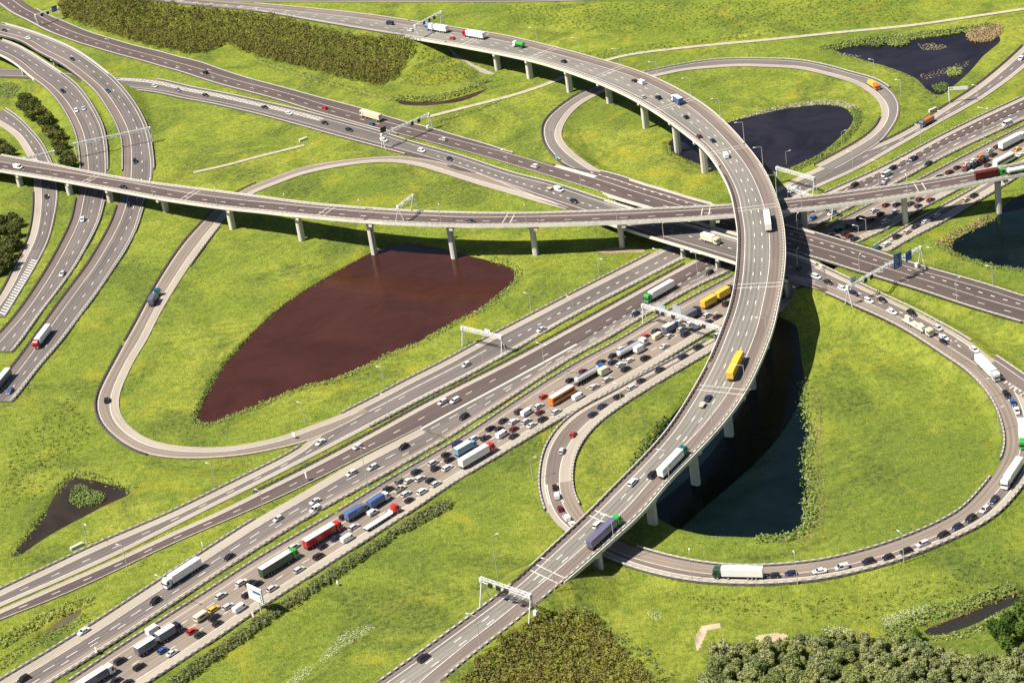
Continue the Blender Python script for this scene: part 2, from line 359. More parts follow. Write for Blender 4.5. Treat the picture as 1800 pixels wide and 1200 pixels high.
#DATA
# ------------------------------------------------------------------ roads (edges traced as pixel, pixel[, height])
def zE(x,y): return float(np.interp(x,[850,900,1000,1100,1160,1480,1600,1700,1800,1900],[0,1,3.2,6,7,7,5.5,4,3,3]))
def zV(x,y): return float(np.interp(x,[-40,100,200,300,400,450,525,600,675,750,825,900,1000,1100,1200,1290,1450,1550,1650,1725,1800],[8.5,8.5,9,11,12.5,13.3,14.5,16,17,17.3,17.3,16.7,16,15.3,14.8,14.6,14.6,14.8,15.2,15.7,16]))
road('top','far_road',[(300,6),(400,4),(640,4),(900,4),(1000,2),(1150,-3)],[(300,-8),(400,-9),(640,-8),(900,-8),(1150,-14)],[(0,'1',ASPH)],[(.6,'s')],phrase='the far road')
road('C1a','motorway_outer_carriageway',
 [(-40,1057),(0,1037),(75,1002),(175,955),(297,903),(375,865),(450,828),(500,803),(535,782),(560,757),(600,728),(650,703),(712,670),(780,636),(842,602),(900,572),(1000,520),(1143,447),(1250,390),(1370,328),(1430,298),(1480,276),(1550,251),(1615,217),(1662,187),(1712,155),(1762,115),(1800,80),(1840,40)],
 [(-40,1084),(0,1066),(118,1015),(200,978),(300,928),(355,900),(450,853),(550,802),(657,746),(750,697),(825,659),(900,618),(1000,560),(1195,458),(1300,402),(1430,333),(1510,297),(1575,260),(1650,217),(1725,175),(1775,140),(1800,120),(1850,78)],
 [(0,3.2,LITE),(3.2,-2.2,MIDG),(-2.2,'1',LITE)],[(3.3,'s'),(-2.3,'s'),('.55','d',0.0,(700,690)),('.55','b',(860,610),(1420,315)),('.55','d',(1500,275),1.0),('.42','S',(600,745),(850,615))],direc=-1,phrase='the outermost motorway carriageway')
road('C1b','motorway_middle_carriageway',
 [(-40,1089),(0,1071),(118,1019),(200,983),(300,936),(375,903),(450,866),(550,816),(650,763),(750,708),(900,632),(1031,561),(1205,465),(1330,402),(1447,342),(1547,297),(1617,260),(1650,242),(1725,205),(1800,170),(1850,145)],
 [(-40,1106),(0,1089),(100,1050),(200,1005),(300,957),(425,903),(495,872),(590,826),(650,795),(737,752),(812,711),(900,664),(1031,592),(1215,486),(1330,420),(1447,363),(1547,311),(1650,258),(1800,190),(1850,165)],
 [(0,2.2,LITE),(2.2,'1',DARK)],[(2.3,'s'),(-.5,'s',0.0,(740,740)),('.60','d',0.0,(900,650)),('.55','b',(1400,375),1.0),('.75','d',(900,650),(1250,455))],direc=-1,phrase='the dark middle carriageway')
C2L=[(-40,1221),(0,1197),(125,1122),(282,1020),(362,968),(450,912),(520,872),(587,832),(650,798),(737,753),(812,712),(900,665),(1031,593),(1215,487),(1330,421),(1447,364),(1547,312),(1650,259),(1800,191),(1850,166)]
C2R=[(-40,1280),(0,1255),(87,1200),(225,1112),(350,1030),(450,965),(557,900),(675,835),(787,770),(900,697),(1000,632),(1062,598),(1137,553),(1225,503),(1280,478),(1430,400),(1573,323),(1667,272),(1800,210),(1850,185)]
road('C2','motorway_inner_carriageway',C2L[:10],C2R[:9],[(0,4.2,LITE),(4.2,-3.4,MIDG),(-3.4,'1',TAN)],[(4.4,'s'),(-1.6,'s'),(7.8,'x'),(-5,'d')],direc=-1,phrase='the free-flowing carriageway')
road('C2N','motorway_inner_carriageway',C2L[9:],C2R[8:],[(0,-3.4,MIDG),(-3.4,'1',TAN)],[(-1.6,'s'),(4.0,'x'),(-5,'d'),(0.1,'g',(737,752),(1010,605),1.3),(0.2,'b',(1040,590),1.0)],direc=-1,phrase='the free-flowing carriageway near the bridges')
road('C3','motorway_jammed_carriageway',
 [(-40,1300),(0,1277),(120,1200),(200,1146),(287,1090),(375,1034),(450,985),(592,902),(700,835),(825,762),(900,711),(1012,640),(1087,600),(1175,547),(1290,485),(1450,402),(1615,318),(1742,252),(1800,223),(1850,198)],
 [(60,1320),(100,1296),(180,1247),(257,1200),(325,1157),(400,1108),(450,1073),(575,993),(720,900),(787,855),(900,787),(975,742),(1050,700),(1150,643),(1225,597),(1275,568),(1380,502),(1500,430),(1565,400),(1603,376),(1663,345),(1730,308),(1800,270),(1850,243)],
 [(0,2.6,TAN),(2.6,-4.2,TAN),(-4.2,'1',LITE)],[(2.6,'s'),(-4.2,'s'),('.30','d'),('.48','d'),('.64','d')],direc=1,phrase='the jammed carriageway')
road('R5','slip_road',
 [(962,902),(950,862),(951,825),(957,795),(972,765),(992,742),(1020,720),(1045,707),(1080,689),(1125,663),(1170,640),(1215,615),(1245,598),(1310,562),(1380,523),(1460,478),(1535,436),(1567,417),(1590,402),(1650,368),(1687,347),(1717,330),(1800,280),(1850,252)],
 [(1025,902),(1007,870),(1004,825),(1010,800),(1025,772),(1047,747),(1075,725),(1112,700),(1150,677),(1200,647),(1255,615),(1330,572),(1400,533),(1480,488),(1557,445),(1600,420),(1662,388),(1712,358),(1737,343),(1767,325),(1800,303),(1850,275)],
 [(0,1.6,LITE),(1.6,-4.2,BROWN),(-4.2,'1',LITE)],[(1.6,'s'),(-4.2,'s')],direc=1,phrase='the queueing slip road')
road('R1','upper_eastwest_carriageway',
 [(-30,-14),(0,7),(20,22),(50,37),(82,54),(112,66),(140,76),(170,85),(200,94),(230,102),(260,110),(290,119),(320,127),(350,137),(375,145),(410,155),(450,165),(500,179),(550,195),(600,209),(650,223),(700,236),(750,249),(800,262),(850,276),(900,291),(937,302),(1020,327),(1090,350),(1152,368),(1220,389),(1297,412),(1417,449),(1462,462),(1500,475),(1537,485),(1575,497),(1625,512),(1675,529),(1725,545),(1800,567),(1850,583)],
 [(0,-20),(37,0),(62,17),(82,28),(107,38),(132,49),(160,60),(190,69),(220,78),(250,86),(280,93),(312,102),(350,111),(375,120),(410,132),(450,144),(500,157),(550,171),(600,184),(637,194),(675,206),(712,217),(750,226),(800,241),(850,255),(900,271),(950,284),(1000,294),(1055,303),(1090,312),(1125,324),(1170,337),(1215,351),(1250,360),(1409,405),(1450,417),(1500,432),(1550,447),(1565,453),(1625,472),(1675,486),(1725,500),(1800,524),(1850,540)],
 [(0,8.6,DARK),(8.6,'1',DARK)],[(.8,'s'),(8.6,'s'),(4.7,'d'),(12.3,'b',(1050,310),1.0),(-2.6,'s',(1080,320),1.0),(8.8,'g',(985,296),(1080,320),11.0)],zf=zE,direc=-1,bridge=[((1090,345),(1450,430))],phrase='the dark upper diagonal carriageway')
road('R2','lower_eastwest_carriageway',
 [(-30,136),(0,137),(60,139),(120,145),(170,151),(220,157),(275,163),(325,174),(375,183),(450,200),(525,220),(600,241),(675,261),(715,272),(760,285),(800,298),(850,316),(900,334),(950,352),(1010,372),(1060,389),(1107,405),(1153,419),(1223,440),(1297,463),(1379,492),(1422,505),(1455,515)],
 [(-30,120),(0,121),(33,122),(100,127),(150,131),(200,135),(275,141),(337,155),(400,167),(450,178),(525,195),(600,215),(662,232),(725,252),(800,273),(875,298),(900,306),(975,325),(1050,350),(1115,370),(1190,392),(1260,412),(1300,424),(1417,457),(1450,472)],
 [(0,3.0,DARK),(3.0,'1',MIDG)],[(3.4,'s'),(-1.2,'s'),(-4.4,'h',(205,140),(560,215),-1.4),('.55','b',(760,275),1.0),(-4.5,'s',(205,140),(560,215))],zf=zE,direc=1,bridge=[((1060,372),(1440,490))],phrase='the lower diagonal carriageway')
road('LC','lower_right_loop',
 [(1379,492,7),(1422,505,7),(1455,515,7),(1500,536,6.5),(1537,552,6),(1575,570,5),(1622,598,4),(1662,625,3.3),(1700,650,2.8),(1725,675,2.4),(1745,700,2),(1757,725,1.8),(1766,755,1.5),(1769,780,1.5),(1762,807,1.5),(1745,837,1.5),(1720,867,1.5),(1690,898,1.5),(1650,920,1.5),(1600,942,1.5),(1550,960,1.5),(1500,974,1.5),(1450,986,1.5),(1400,992,1.5),(1350,996,1.5),(1300,997,1.5),(1250,993,1.5),(1200,985,1.5),(1155,974,1.3),(1120,964,1.2),(1095,954,1),(1060,934,.8),(1035,912,.4),(1022,893,0),(1009,870,0),(1005,845,0)],
 [(1417,457,7),(1450,472,7),(1487,490,6.8),(1525,507,6.2),(1562,525,5.3),(1600,542,4.6),(1637,562,3.9),(1675,582,3.3),(1707,602,2.9),(1750,636,2.4),(1780,668,2),(1802,700,2),(1814,740,1.5),(1819,780,1.5),(1815,815,1.5),(1800,848,1.5),(1777,877,1.5),(1757,899,1.5),(1725,922,1.5),(1675,946,1.5),(1625,967,1.5),(1575,986,1.5),(1525,1000,1.5),(1475,1012,1.5),(1425,1020,1.5),(1350,1026,1.5),(1275,1025,1.5),(1212,1020,1.5),(1162,1010,1.4),(1122,1000,1.2),(1062,977,1),(1030,960,.8),(995,935,.5),(972,915,.2),(962,898,0),(952,868,0),(950,840,0)],
 [(0,5.2,TAN),(5.2,-2.4,BROWN),(-2.4,'1',LITE)],[(5.2,'s'),(-2.2,'s'),('.62','b',0.0,(1700,620))],direc=1,bridge=[((1380,475),(1445,498))],phrase='the big loop road at the lower right')
road('LD','loop_branch_road',[(1712,640,2.7),(1745,664,2.4),(1785,690,2),(1850,730,2)],[(1700,597,2.9),(1750,628,2.4),(1800,662,2),(1850,697,2)],[(0,'1',BROWN)],[(0.2,'g',0.0,1.0,2.6),(-1.6,'s')],phrase='the loop branch')
road('LA','upper_loop',
 [(1085,334,5),(1050,316,4),(1020,302,3),(992,290,2.5),(975,275,2),(960,257,1.5),(954,237,1),(956,217,1),(970,200,1),(995,180,1),(1025,162,1),(1060,149,1),(1125,130,1),(1175,119,1),(1225,110,1),(1275,105,1),(1350,105,1),(1400,107,1),(1450,116,1),(1500,130,1),(1537,140,1),(1562,155,1),(1577,172,1),(1582,190,1),(1577,212,.7),(1565,230,.5),(1550,249,.2),(1510,275,0),(1465,300,0)],
 [(1110,320,5),(1080,310,4),(1055,300,3),(1025,281,2.5),(1000,260,2),(987,240,1.5),(989,225,1),(1000,205,1),(1020,185,1),(1045,170,1),(1090,152,1),(1150,136,1),(1200,125,1),(1250,120,1),(1300,117,1),(1350,118.5,1),(1400,121,1),(1450,132,1),(1500,147,1),(1530,165,1),(1547,185,1),(1549,207,.8),(1537,227,.5),(1520,242,.3),(1487,262,.1),(1450,282,0),(1420,298,0)],
 [(0,-3.4,ASPH),(-3.4,'1',LITE)],[(.9,'s'),(-3.4,'s')],direc=1,phrase='the upper loop')
road('LB','left_loop',
 [(1000,366,3.2),(920,335,1.5),(840,303),(780,286),(712,275),(675,275),(625,279),(575,285),(530,294),(490,308),(450,323),(410,343),(380,367),(355,392),(325,425),(300,460),(275,500),(257,532),(237,570),(220,600),(200,637),(180,675),(170,700),(170,725),(180,747),(200,767),(225,785),(262,800),(312,806),(362,806),(412,802),(450,797),(487,789),(550,773),(600,750),(650,724)],
 [(1010,372,3.3),(950,357,2),(900,342,1),(837,324,.1),(800,312),(762,300),(725,290),(675,285),(625,289),(570,298),(525,309),(487,324),(450,338),(420,358),(385,398),(345,450),(312,500),(282,550),(258,598),(237,632),(220,667),(210,695),(209,717),(217,737),(237,757),(262,772),(300,782),(350,786),(400,785),(450,777),(500,765),(537,751),(600,728),(650,704)],
 [(0,-3.6,TAN),(-3.6,'1',LITE)],[(.8,'s'),(-3.6,'s')],direc=-1,phrase='the left loop')
road('L1','curved_carriageway',
 [(-30,83,7),(0,96,7),(25,110,7),(55,135,7),(82,155,6),(105,180,4.5),(122,207,3),(135,237,1.5),(141,270,.5),(143,300,0),(140,330),(135,350),(127,387),(107,430),(82,475),(50,525),(20,565),(0,587),(-30,620)],
 [(-30,58,7),(0,70,7),(32,82,7),(70,105,7),(100,125,6.5),(130,147,5.5),(150,170,4.5),(167,197,3),(180,225,1.7),(186,255,.8),(188,300,0),(186,330),(182,355),(172,392),(152,432),(130,470),(100,512),(67,555),(35,600),(0,642),(-20,665)],
 [(0,3.6,BROWN),(3.6,'1',MIDG)],[(3.6,'s'),(-.9,'s'),('.62','d')],direc=1,bridge=[((-30,72),(100,152))],phrase='the inner curved carriageway at left')
road('L2','outer_curved_carriageway',
 [(-30,54,7),(0,62,7),(37,72,7),(70,92,7),(105,110,6.5),(140,135,6),(170,162,4.8),(190,190,3.5),(205,217,2),(215,245,1),(217,270,.5),(217,300,0),(214,330),(207,362),(195,395),(175,432),(150,472),(120,512),(87,557),(55,602),(15,655),(0,672),(-30,705)],
 [(-30,34,7),(0,41,7),(50,55,7),(100,74,7),(137,92,7),(170,115,6.3),(197,137,5.5),(220,162,4.5),(237,185,3.2),(252,212,2),(262,240,1),(267,270,.5),(269,300,0),(262,335),(250,367),(240,400),(220,440),(197,475),(170,515),(140,555),(106,600),(62,652),(25,700),(0,726),(-30,760)],
 [(0,4.0,BROWN),(4.0,'1',MIDG)],[(4.2,'s'),(-1.1,'s'),('.64','d')],direc=1,bridge=[((20,60),(185,150))],phrase='the outer curved carriageway at left')
road('L3','left_ramp',
 [(-30,205),(0,222),(25,240),(42,265),(55,290),(60,337),(59,375),(50,420),(30,462),(0,520),(-30,560)],
 [(-30,168),(0,187),(30,207),(55,232),(75,257),(90,290),(100,320),(102,345),(97,380),(85,425),(62,470),(32,520),(0,570),(-30,605)],
 [(0,3.6,LITE),(3.6,'1',MIDG)],[(3.6,'s'),(-.8,'s'),('.60','d',0.0,(75,420)),(-4.2,'h',(62,455),1.0,-.9)],direc=1,phrase='the ramp at the left edge')
road('VIA','viaduct_road',
 [(-40,293),(0,300),(100,316),(200,334),(300,352),(400,366),(450,371),(525,379),(600,386),(675,391.5),(750,395),(825,397),(900,396.5),(1000,394.5),(1100,391),(1200,386),(1290,379.5),(1382,371),(1450,364.5),(1550,351),(1650,335),(1725,321),(1800,306),(1860,293)],
 [(-40,263),(0,272),(75,286),(130,297),(175,306),(250,319),(350,332),(450,345),(550,358),(675,368),(775,373),(900,375),(1025,372),(1150,367),(1285,360.5),(1377,351.5),(1500,336),(1600,322),(1708,303),(1783,289),(1860,274)],
 [(0,8.4,DARK),(8.4,'1',BROWN)],[(1.1,'s'),(8.8,'s'),(4.8,'d'),(0,'j',(205,320)),(0,'j',(395,350)),(0,'j',(650,377)),(0,'j',(930,386)),(0,'j',(1245,372)),(0,'j',(1585,335))],zf=zV,direc=1,ground=False,phrase='the long viaduct')
road('FLY','flyover_road',
 [(200,-10,9),(262,1,9),(350,11,9),(450,21,9),(555,39,9),(650,55,9.5),(725,67,10),(785,77,10.5),(900,99,12),(955,112,13),(1025,135,14),(1075,155,15),(1125,180,16),(1175,212,17),(1212,240,18.2),(1230,254,18.8),(1247,272,19.5),(1263,295,20),(1278,323,20.7),(1287,347,21.3),(1292,373,21.7),(1297,407,22),(1297,440,22),(1293,490,21.7),(1283,540,21),(1268,582,20.5),(1245,637,19.7),(1207,705,18.5),(1170,760,17),(1125,810,15.5),(1075,860,13.5),(1037,899,12),(975,957,10),(900,1025,8),(847,1066,6.5),(750,1137,4),(660,1201,2),(600,1243,1.5)],
 [(290,-10,9),(350,-1,9),(450,7,9),(550,16,9),(650,27,9.5),(725,38,10),(775,46,10.5),(837,55,11.2),(900,66,12),(975,84,13.2),(1050,104,14.3),(1125,127,15.5),(1187,155,16.7),(1237,185,17.8),(1275,217,18.8),(1310,255,19.8),(1337,290,20.5),(1353,320,21.1),(1364,347,21.5),(1375,385,21.9),(1380,440,22),(1377,485,21.8),(1368,535,21.2),(1357,583,20.5),(1337,635,19.7),(1310,690,18.6),(1275,740,17.3),(1230,790,15.8),(1175,846,14),(1130,900,12),(1075,950,10),(1025,995,8.5),(982,1032,7.5),(945,1063,6.5),(900,1101,5),(837,1149,3.5),(775,1200,2),(725,1243,1.5)],
 [(0,2.6,BROWN),(2.6,-6.2,GREEN_),(-6.2,-2.2,BROWN),(-2.2,'1',TAN)],[(2.8,'s'),(-6.0,'s'),('.36','d'),('.52','d'),(0,'j',(878,85)),(0,'j',(1015,110)),(0,'j',(1130,155)),(0,'j',(1235,228)),(0,'j',(1325,325)),(0,'j',(1340,445)),(0,'j',(1315,585)),(0,'j',(1215,755)),(0,'j',(1040,945)),(0,'j',(945,1030))],direc=-1,bridge=[((785,62),(940,1035))],phrase='the big curved flyover')
for k,(c,wd) in {'path':([(750,206),(825,187),(900,168),(950,152),(1000,132),(1030,117),(1062,107),(1100,97),(1175,87),(1262,78),(1350,70),(1475,57),(1600,45),(1725,27),(1800,16),(1850,8)],3.4),'field_path':([(340,303),(400,290),(450,276),(500,264),(535,255)],2.6)}.items():
    c=np.array(c,float); cw=pxline(c); cw,_=resample(catmull(cw),3); cw=smooth(cw,6); T_=np.gradient(cw,axis=0); T_/=np.linalg.norm(T_,axis=1)[:,None]; n_=np.stack([-T_[:,1],T_[:,0],0*T_[:,0]],1)
    r=Road(); r.C=cw; r.w=np.full(len(cw),wd); r.br=np.zeros(len(cw),bool); r.ground=True; r.T=T_; r.s=np.arange(len(cw))*3.; r.key=k; r.dir=1; r.L=cw-n_*wd/2; r.R=cw+n_*wd/2; r.U=n_
    V=np.concatenate([cw-n_*wd/2,cw+n_*wd/2]); V[:,2]+=.035; n=len(cw)
    Fc=[(i+1,i+1+n,i+n,i) for i in range(n-1)]
    if np.cross(V[Fc[0][1]]-V[Fc[0][0]],V[Fc[0][3]]-V[Fc[0][0]])[2]<0: Fc=[f[::-1] for f in Fc]
    tag(link(k,meshnp(k,V,Fc,plain('path_pale',(.37,.345,.24),.95,var=.2,scale=.4))),kind='structure'); ROADS[k]=r
# ------------------------------------------------------------------ ponds
ZW=-0.9
PONDS={
 'brown_pond':([(647,447),(610,467),(565,492),(525,517),(487,545),(450,580),(430,602),(400,635),(375,672),(357,707),(347,730),(355,742),(375,741),(412,727),(450,711),(525,682),(575,668),(645,640),(687,619),(737,600),(762,585),(800,565),(850,538),(885,510),(903,490),(906,480),(900,472),(850,456),(820,449),(790,440),(722,430),(675,436)],WBROWN),
 'flyover_pond':([(1412,672),(1407,620),(1402,575),(1385,548),(1345,552),(1290,610),(1240,660),(1200,708),(1178,735),(1157,760),(1137,790),(1122,830),(1130,880),(1170,918),(1225,936),(1290,941),(1350,940),(1400,932),(1415,917),(1418,880),(1417,840),(1415,800),(1421,755),(1411,715)],WTEAL),  # north tip stretched over the shaded bank, dark water standing in for shadow
 'loop_pond':([(1175,252),(1182,266),(1212,282),(1240,292),(1270,302),(1310,306),(1350,304),(1388,294),(1412,285),(1437,272),(1470,247),(1492,225),(1498,207),(1485,190),(1450,184),(1400,188),(1350,197),(1275,217),(1225,228),(1190,240)],WNAVY),
 'reed_pond':([(1467,87),(1505,80),(1600,69),(1660,62),(1697,57),(1735,55),(1757,70),(1740,88),(1725,100),(1705,125),(1675,150),(1652,167),(1635,160),(1610,137),(1575,122),(1525,107),(1490,97)],WNAVY),
 'east_pond':([(1665,430),(1700,410),(1750,384),(1768,362),(1790,345),(1830,335),(1880,345),(1880,490),(1800,472),(1775,470),(1725,460),(1682,445)],WTEAL),
 'corner_pond':([(130,837),(175,847),(230,865),(175,893),(112,925),(70,950),(32,975),(27,975),(50,942),(82,900),(105,860)],watermat('water_peat',(.024,.018,.014),(.045,.034,.024))),
 'ditch_water':([(695,175),(750,178),(800,172),(850,157),(862,152),(835,170),(800,181),(740,186),(705,182)],watermat('ditch_water',(.03,.018,.012),(.06,.03,.02))),
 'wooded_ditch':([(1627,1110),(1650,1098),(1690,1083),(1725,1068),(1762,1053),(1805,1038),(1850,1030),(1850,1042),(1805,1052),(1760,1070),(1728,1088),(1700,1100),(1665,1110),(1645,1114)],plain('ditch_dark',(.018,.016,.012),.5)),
 'dry_ditch':([(95,1100),(120,1080),(140,1072),(135,1082),(110,1100),(70,1115)],plain('ditch_mud',(.08,.065,.035),.9)),
}
pw={}
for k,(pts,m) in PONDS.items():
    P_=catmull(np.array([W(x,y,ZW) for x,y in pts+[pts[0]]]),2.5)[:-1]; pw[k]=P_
# ------------------------------------------------------------------ land
X0,X1,Y0,Y1,CS=-330.,330.,480.,1430.,1.5
gx=np.arange(X0,X1+.1,CS); gy=np.arange(Y0,Y1+.1,CS); GX,GY=np.meshgrid(gx,gy)
def wob(x,y):
    return .16*np.sin(x*.061+1)*np.sin(y*.043)+.10*np.sin(x*.17+y*.11)+.07*np.sin(x*.37-y*.31+2)
EMB=np.full(GX.shape,-5.); LOW=np.full(GX.shape,99.)
def stamp(P_,hw,z,emb=True,low=True,slope=.5):
    R_=hw+3+max(0,z)/slope+4; i0=max(0,int((P_[1]-R_-Y0)/CS)); i1=min(len(gy),int((P_[1]+R_-Y0)/CS)+2); j0=max(0,int((P_[0]-R_-X0)/CS)); j1=min(len(gx),int((P_[0]+R_-X0)/CS)+2)
    if i0>=i1 or j0>=j1: return
    d=np.hypot(GX[i0:i1,j0:j1]-P_[0],GY[i0:i1,j0:j1]-P_[1])
    if emb and z>.05: EMB[i0:i1,j0:j1]=np.maximum(EMB[i0:i1,j0:j1],z-.2-np.maximum(0,d-hw-1.4)*slope)
    if low: s_=LOW[i0:i1,j0:j1]; s_[d<hw+.9]=np.minimum(s_[d<hw+.9],z-.25)
for k,r in ROADS.items():
    if not r.ground: continue
    for i in range(len(r.C)):
        if not r.br[i]: stamp(r.C[i],r.w[i]/2,r.C[i][2])
H=np.maximum(wob(GX,GY),EMB); H=np.minimum(H,LOW)
def sdf(P_):   # >0 inside
    D=np.full(GX.shape,1e9); ins=np.zeros(GX.shape,bool); n=len(P_)
    i0=np.searchsorted(gy,P_[:,1].min()-8); i1=np.searchsorted(gy,P_[:,1].max()+8); j0=np.searchsorted(gx,P_[:,0].min()-8); j1=np.searchsorted(gx,P_[:,0].max()+8)
    x=GX[i0:i1,j0:j1]; y=GY[i0:i1,j0:j1]; d=np.full(x.shape,1e9); c=np.zeros(x.shape,bool)
    for a_ in range(n):
        p=P_[a_]; q=P_[(a_+1)%n]; dx,dy=q[0]-p[0],q[1]-p[1]; t=np.clip(((x-p[0])*dx+(y-p[1])*dy)/(dx*dx+dy*dy+1e-9),0,1)
        d=np.minimum(d,np.hypot(x-p[0]-t*dx,y-p[1]-t*dy)); c^=((p[1]>y)!=(q[1]>y))&(x<(q[0]-p[0])*(y-p[1])/(q[1]-p[1]+1e-12)+p[0])
    D[i0:i1,j0:j1]=np.where(c,d,-d); D[D>1e8]=-99; return D
CARVE=np.zeros(GX.shape)
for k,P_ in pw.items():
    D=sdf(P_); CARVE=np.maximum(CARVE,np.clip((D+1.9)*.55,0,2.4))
CARVE=np.where(LOW<50,0,CARVE)
H=H-CARVE
# shallow ditches
def ditch(pts,wd,dep):
    L_,_=resample(catmull(pxline(pts)),1.5)
    for p in L_:
        i0=max(0,int((p[1]-6-Y0)/CS)); i1=i0+10; j0=max(0,int((p[0]-6-X0)/CS)); j1=j0+10
        d=np.hypot(GX[i0:i1,j0:j1]-p[0],GY[i0:i1,j0:j1]-p[1]); s_=H[i0:i1,j0:j1]; ok=LOW[i0:i1,j0:j1]>50
        s_[:]=np.where(ok,np.minimum(s_,-dep+np.maximum(0,d-wd/2)*.8+.0),s_)
for pts in ([(450,108),(500,125),(560,145),(620,160),(690,175)],[(900,166),(860,183),(800,205),(775,212)],[(327,1200),(450,1113),(487,1087),(575,1031),(700,943),(775,901)],
            [(1350,85),(1200,96),(1100,105),(1070,118)],[(380,302),(420,290),(455,283)],[(1190,1200),(1205,1165),(1222,1140),(1235,1105)],[(0,1140),(60,1105),(110,1090),(150,1068)],[(900,88),(1000,85),(1090,80),(1200,72),(1350,60)]):
    ditch(pts,.8,.9)
def gz(x,y):
    fx=(np.asarray(x)-X0)/CS; fy=(np.asarray(y)-Y0)/CS; j=np.clip(fx.astype(int) if hasattr(fx,'astype') else int(fx),0,len(gx)-2); i=np.clip(fy.astype(int) if hasattr(fy,'astype') else int(fy),0,len(gy)-2)
    tx=np.clip(fx-j,0,1); ty=np.clip(fy-i,0,1)
    return H[i,j]*(1-tx)*(1-ty)+H[i,j+1]*tx*(1-ty)+H[i+1,j]*(1-tx)*ty+H[i+1,j+1]*tx*ty
def G(x,y):    # pixel -> point on the land
    z=0.
    for _ in range(14):
        P_=W(x,y,z); z=.5*z+.5*float(gz(np.float64(P_[0]),np.float64(P_[1])))
    P_=W(x,y,z); return np.array([P_[0],P_[1],float(gz(np.float64(P_[0]),np.float64(P_[1])))])
ex=np.array([-12000,-6000,-3000,-1500,-900,-600,-450,-380]); 
axx=np.r_[ex,gx,-ex[::-1]]; ayy=np.r_[[-8000,-3000,-1000,-200,100,300,400,450],gy,[1460,1550,1700,2000,2600,4000,8000,16000]]
HH=np.zeros((len(ayy),len(axx))); HH[8:-8,8:-8]=H; HH[8:-8,:8]=H[:,:1]*np.linspace(0,1,8); HH[8:-8,-8:]=H[:,-1:]*np.linspace(1,0,8)
XX,YY=np.meshgrid(axx,ayy); V=np.stack([XX.ravel(),YY.ravel(),HH.ravel()],1); nx=len(axx)
ii,jj=np.meshgrid(np.arange(len(ayy)-1),np.arange(nx-1),indexing='ij'); A=(ii*nx+jj).ravel()
go=link('grass_ground',meshnp('grass_ground',V,np.stack([A,A+1,A+nx+1,A+nx],1),GRASS,smooth=True)); tag(go,kind='structure')
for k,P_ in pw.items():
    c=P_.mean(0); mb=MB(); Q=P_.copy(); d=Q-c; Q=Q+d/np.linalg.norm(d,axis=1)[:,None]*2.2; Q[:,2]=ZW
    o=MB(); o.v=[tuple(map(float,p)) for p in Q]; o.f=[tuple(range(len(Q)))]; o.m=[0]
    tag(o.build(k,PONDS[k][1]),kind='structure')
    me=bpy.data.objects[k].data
    if me.polygons[0].normal.z<0: me.flip_normals()
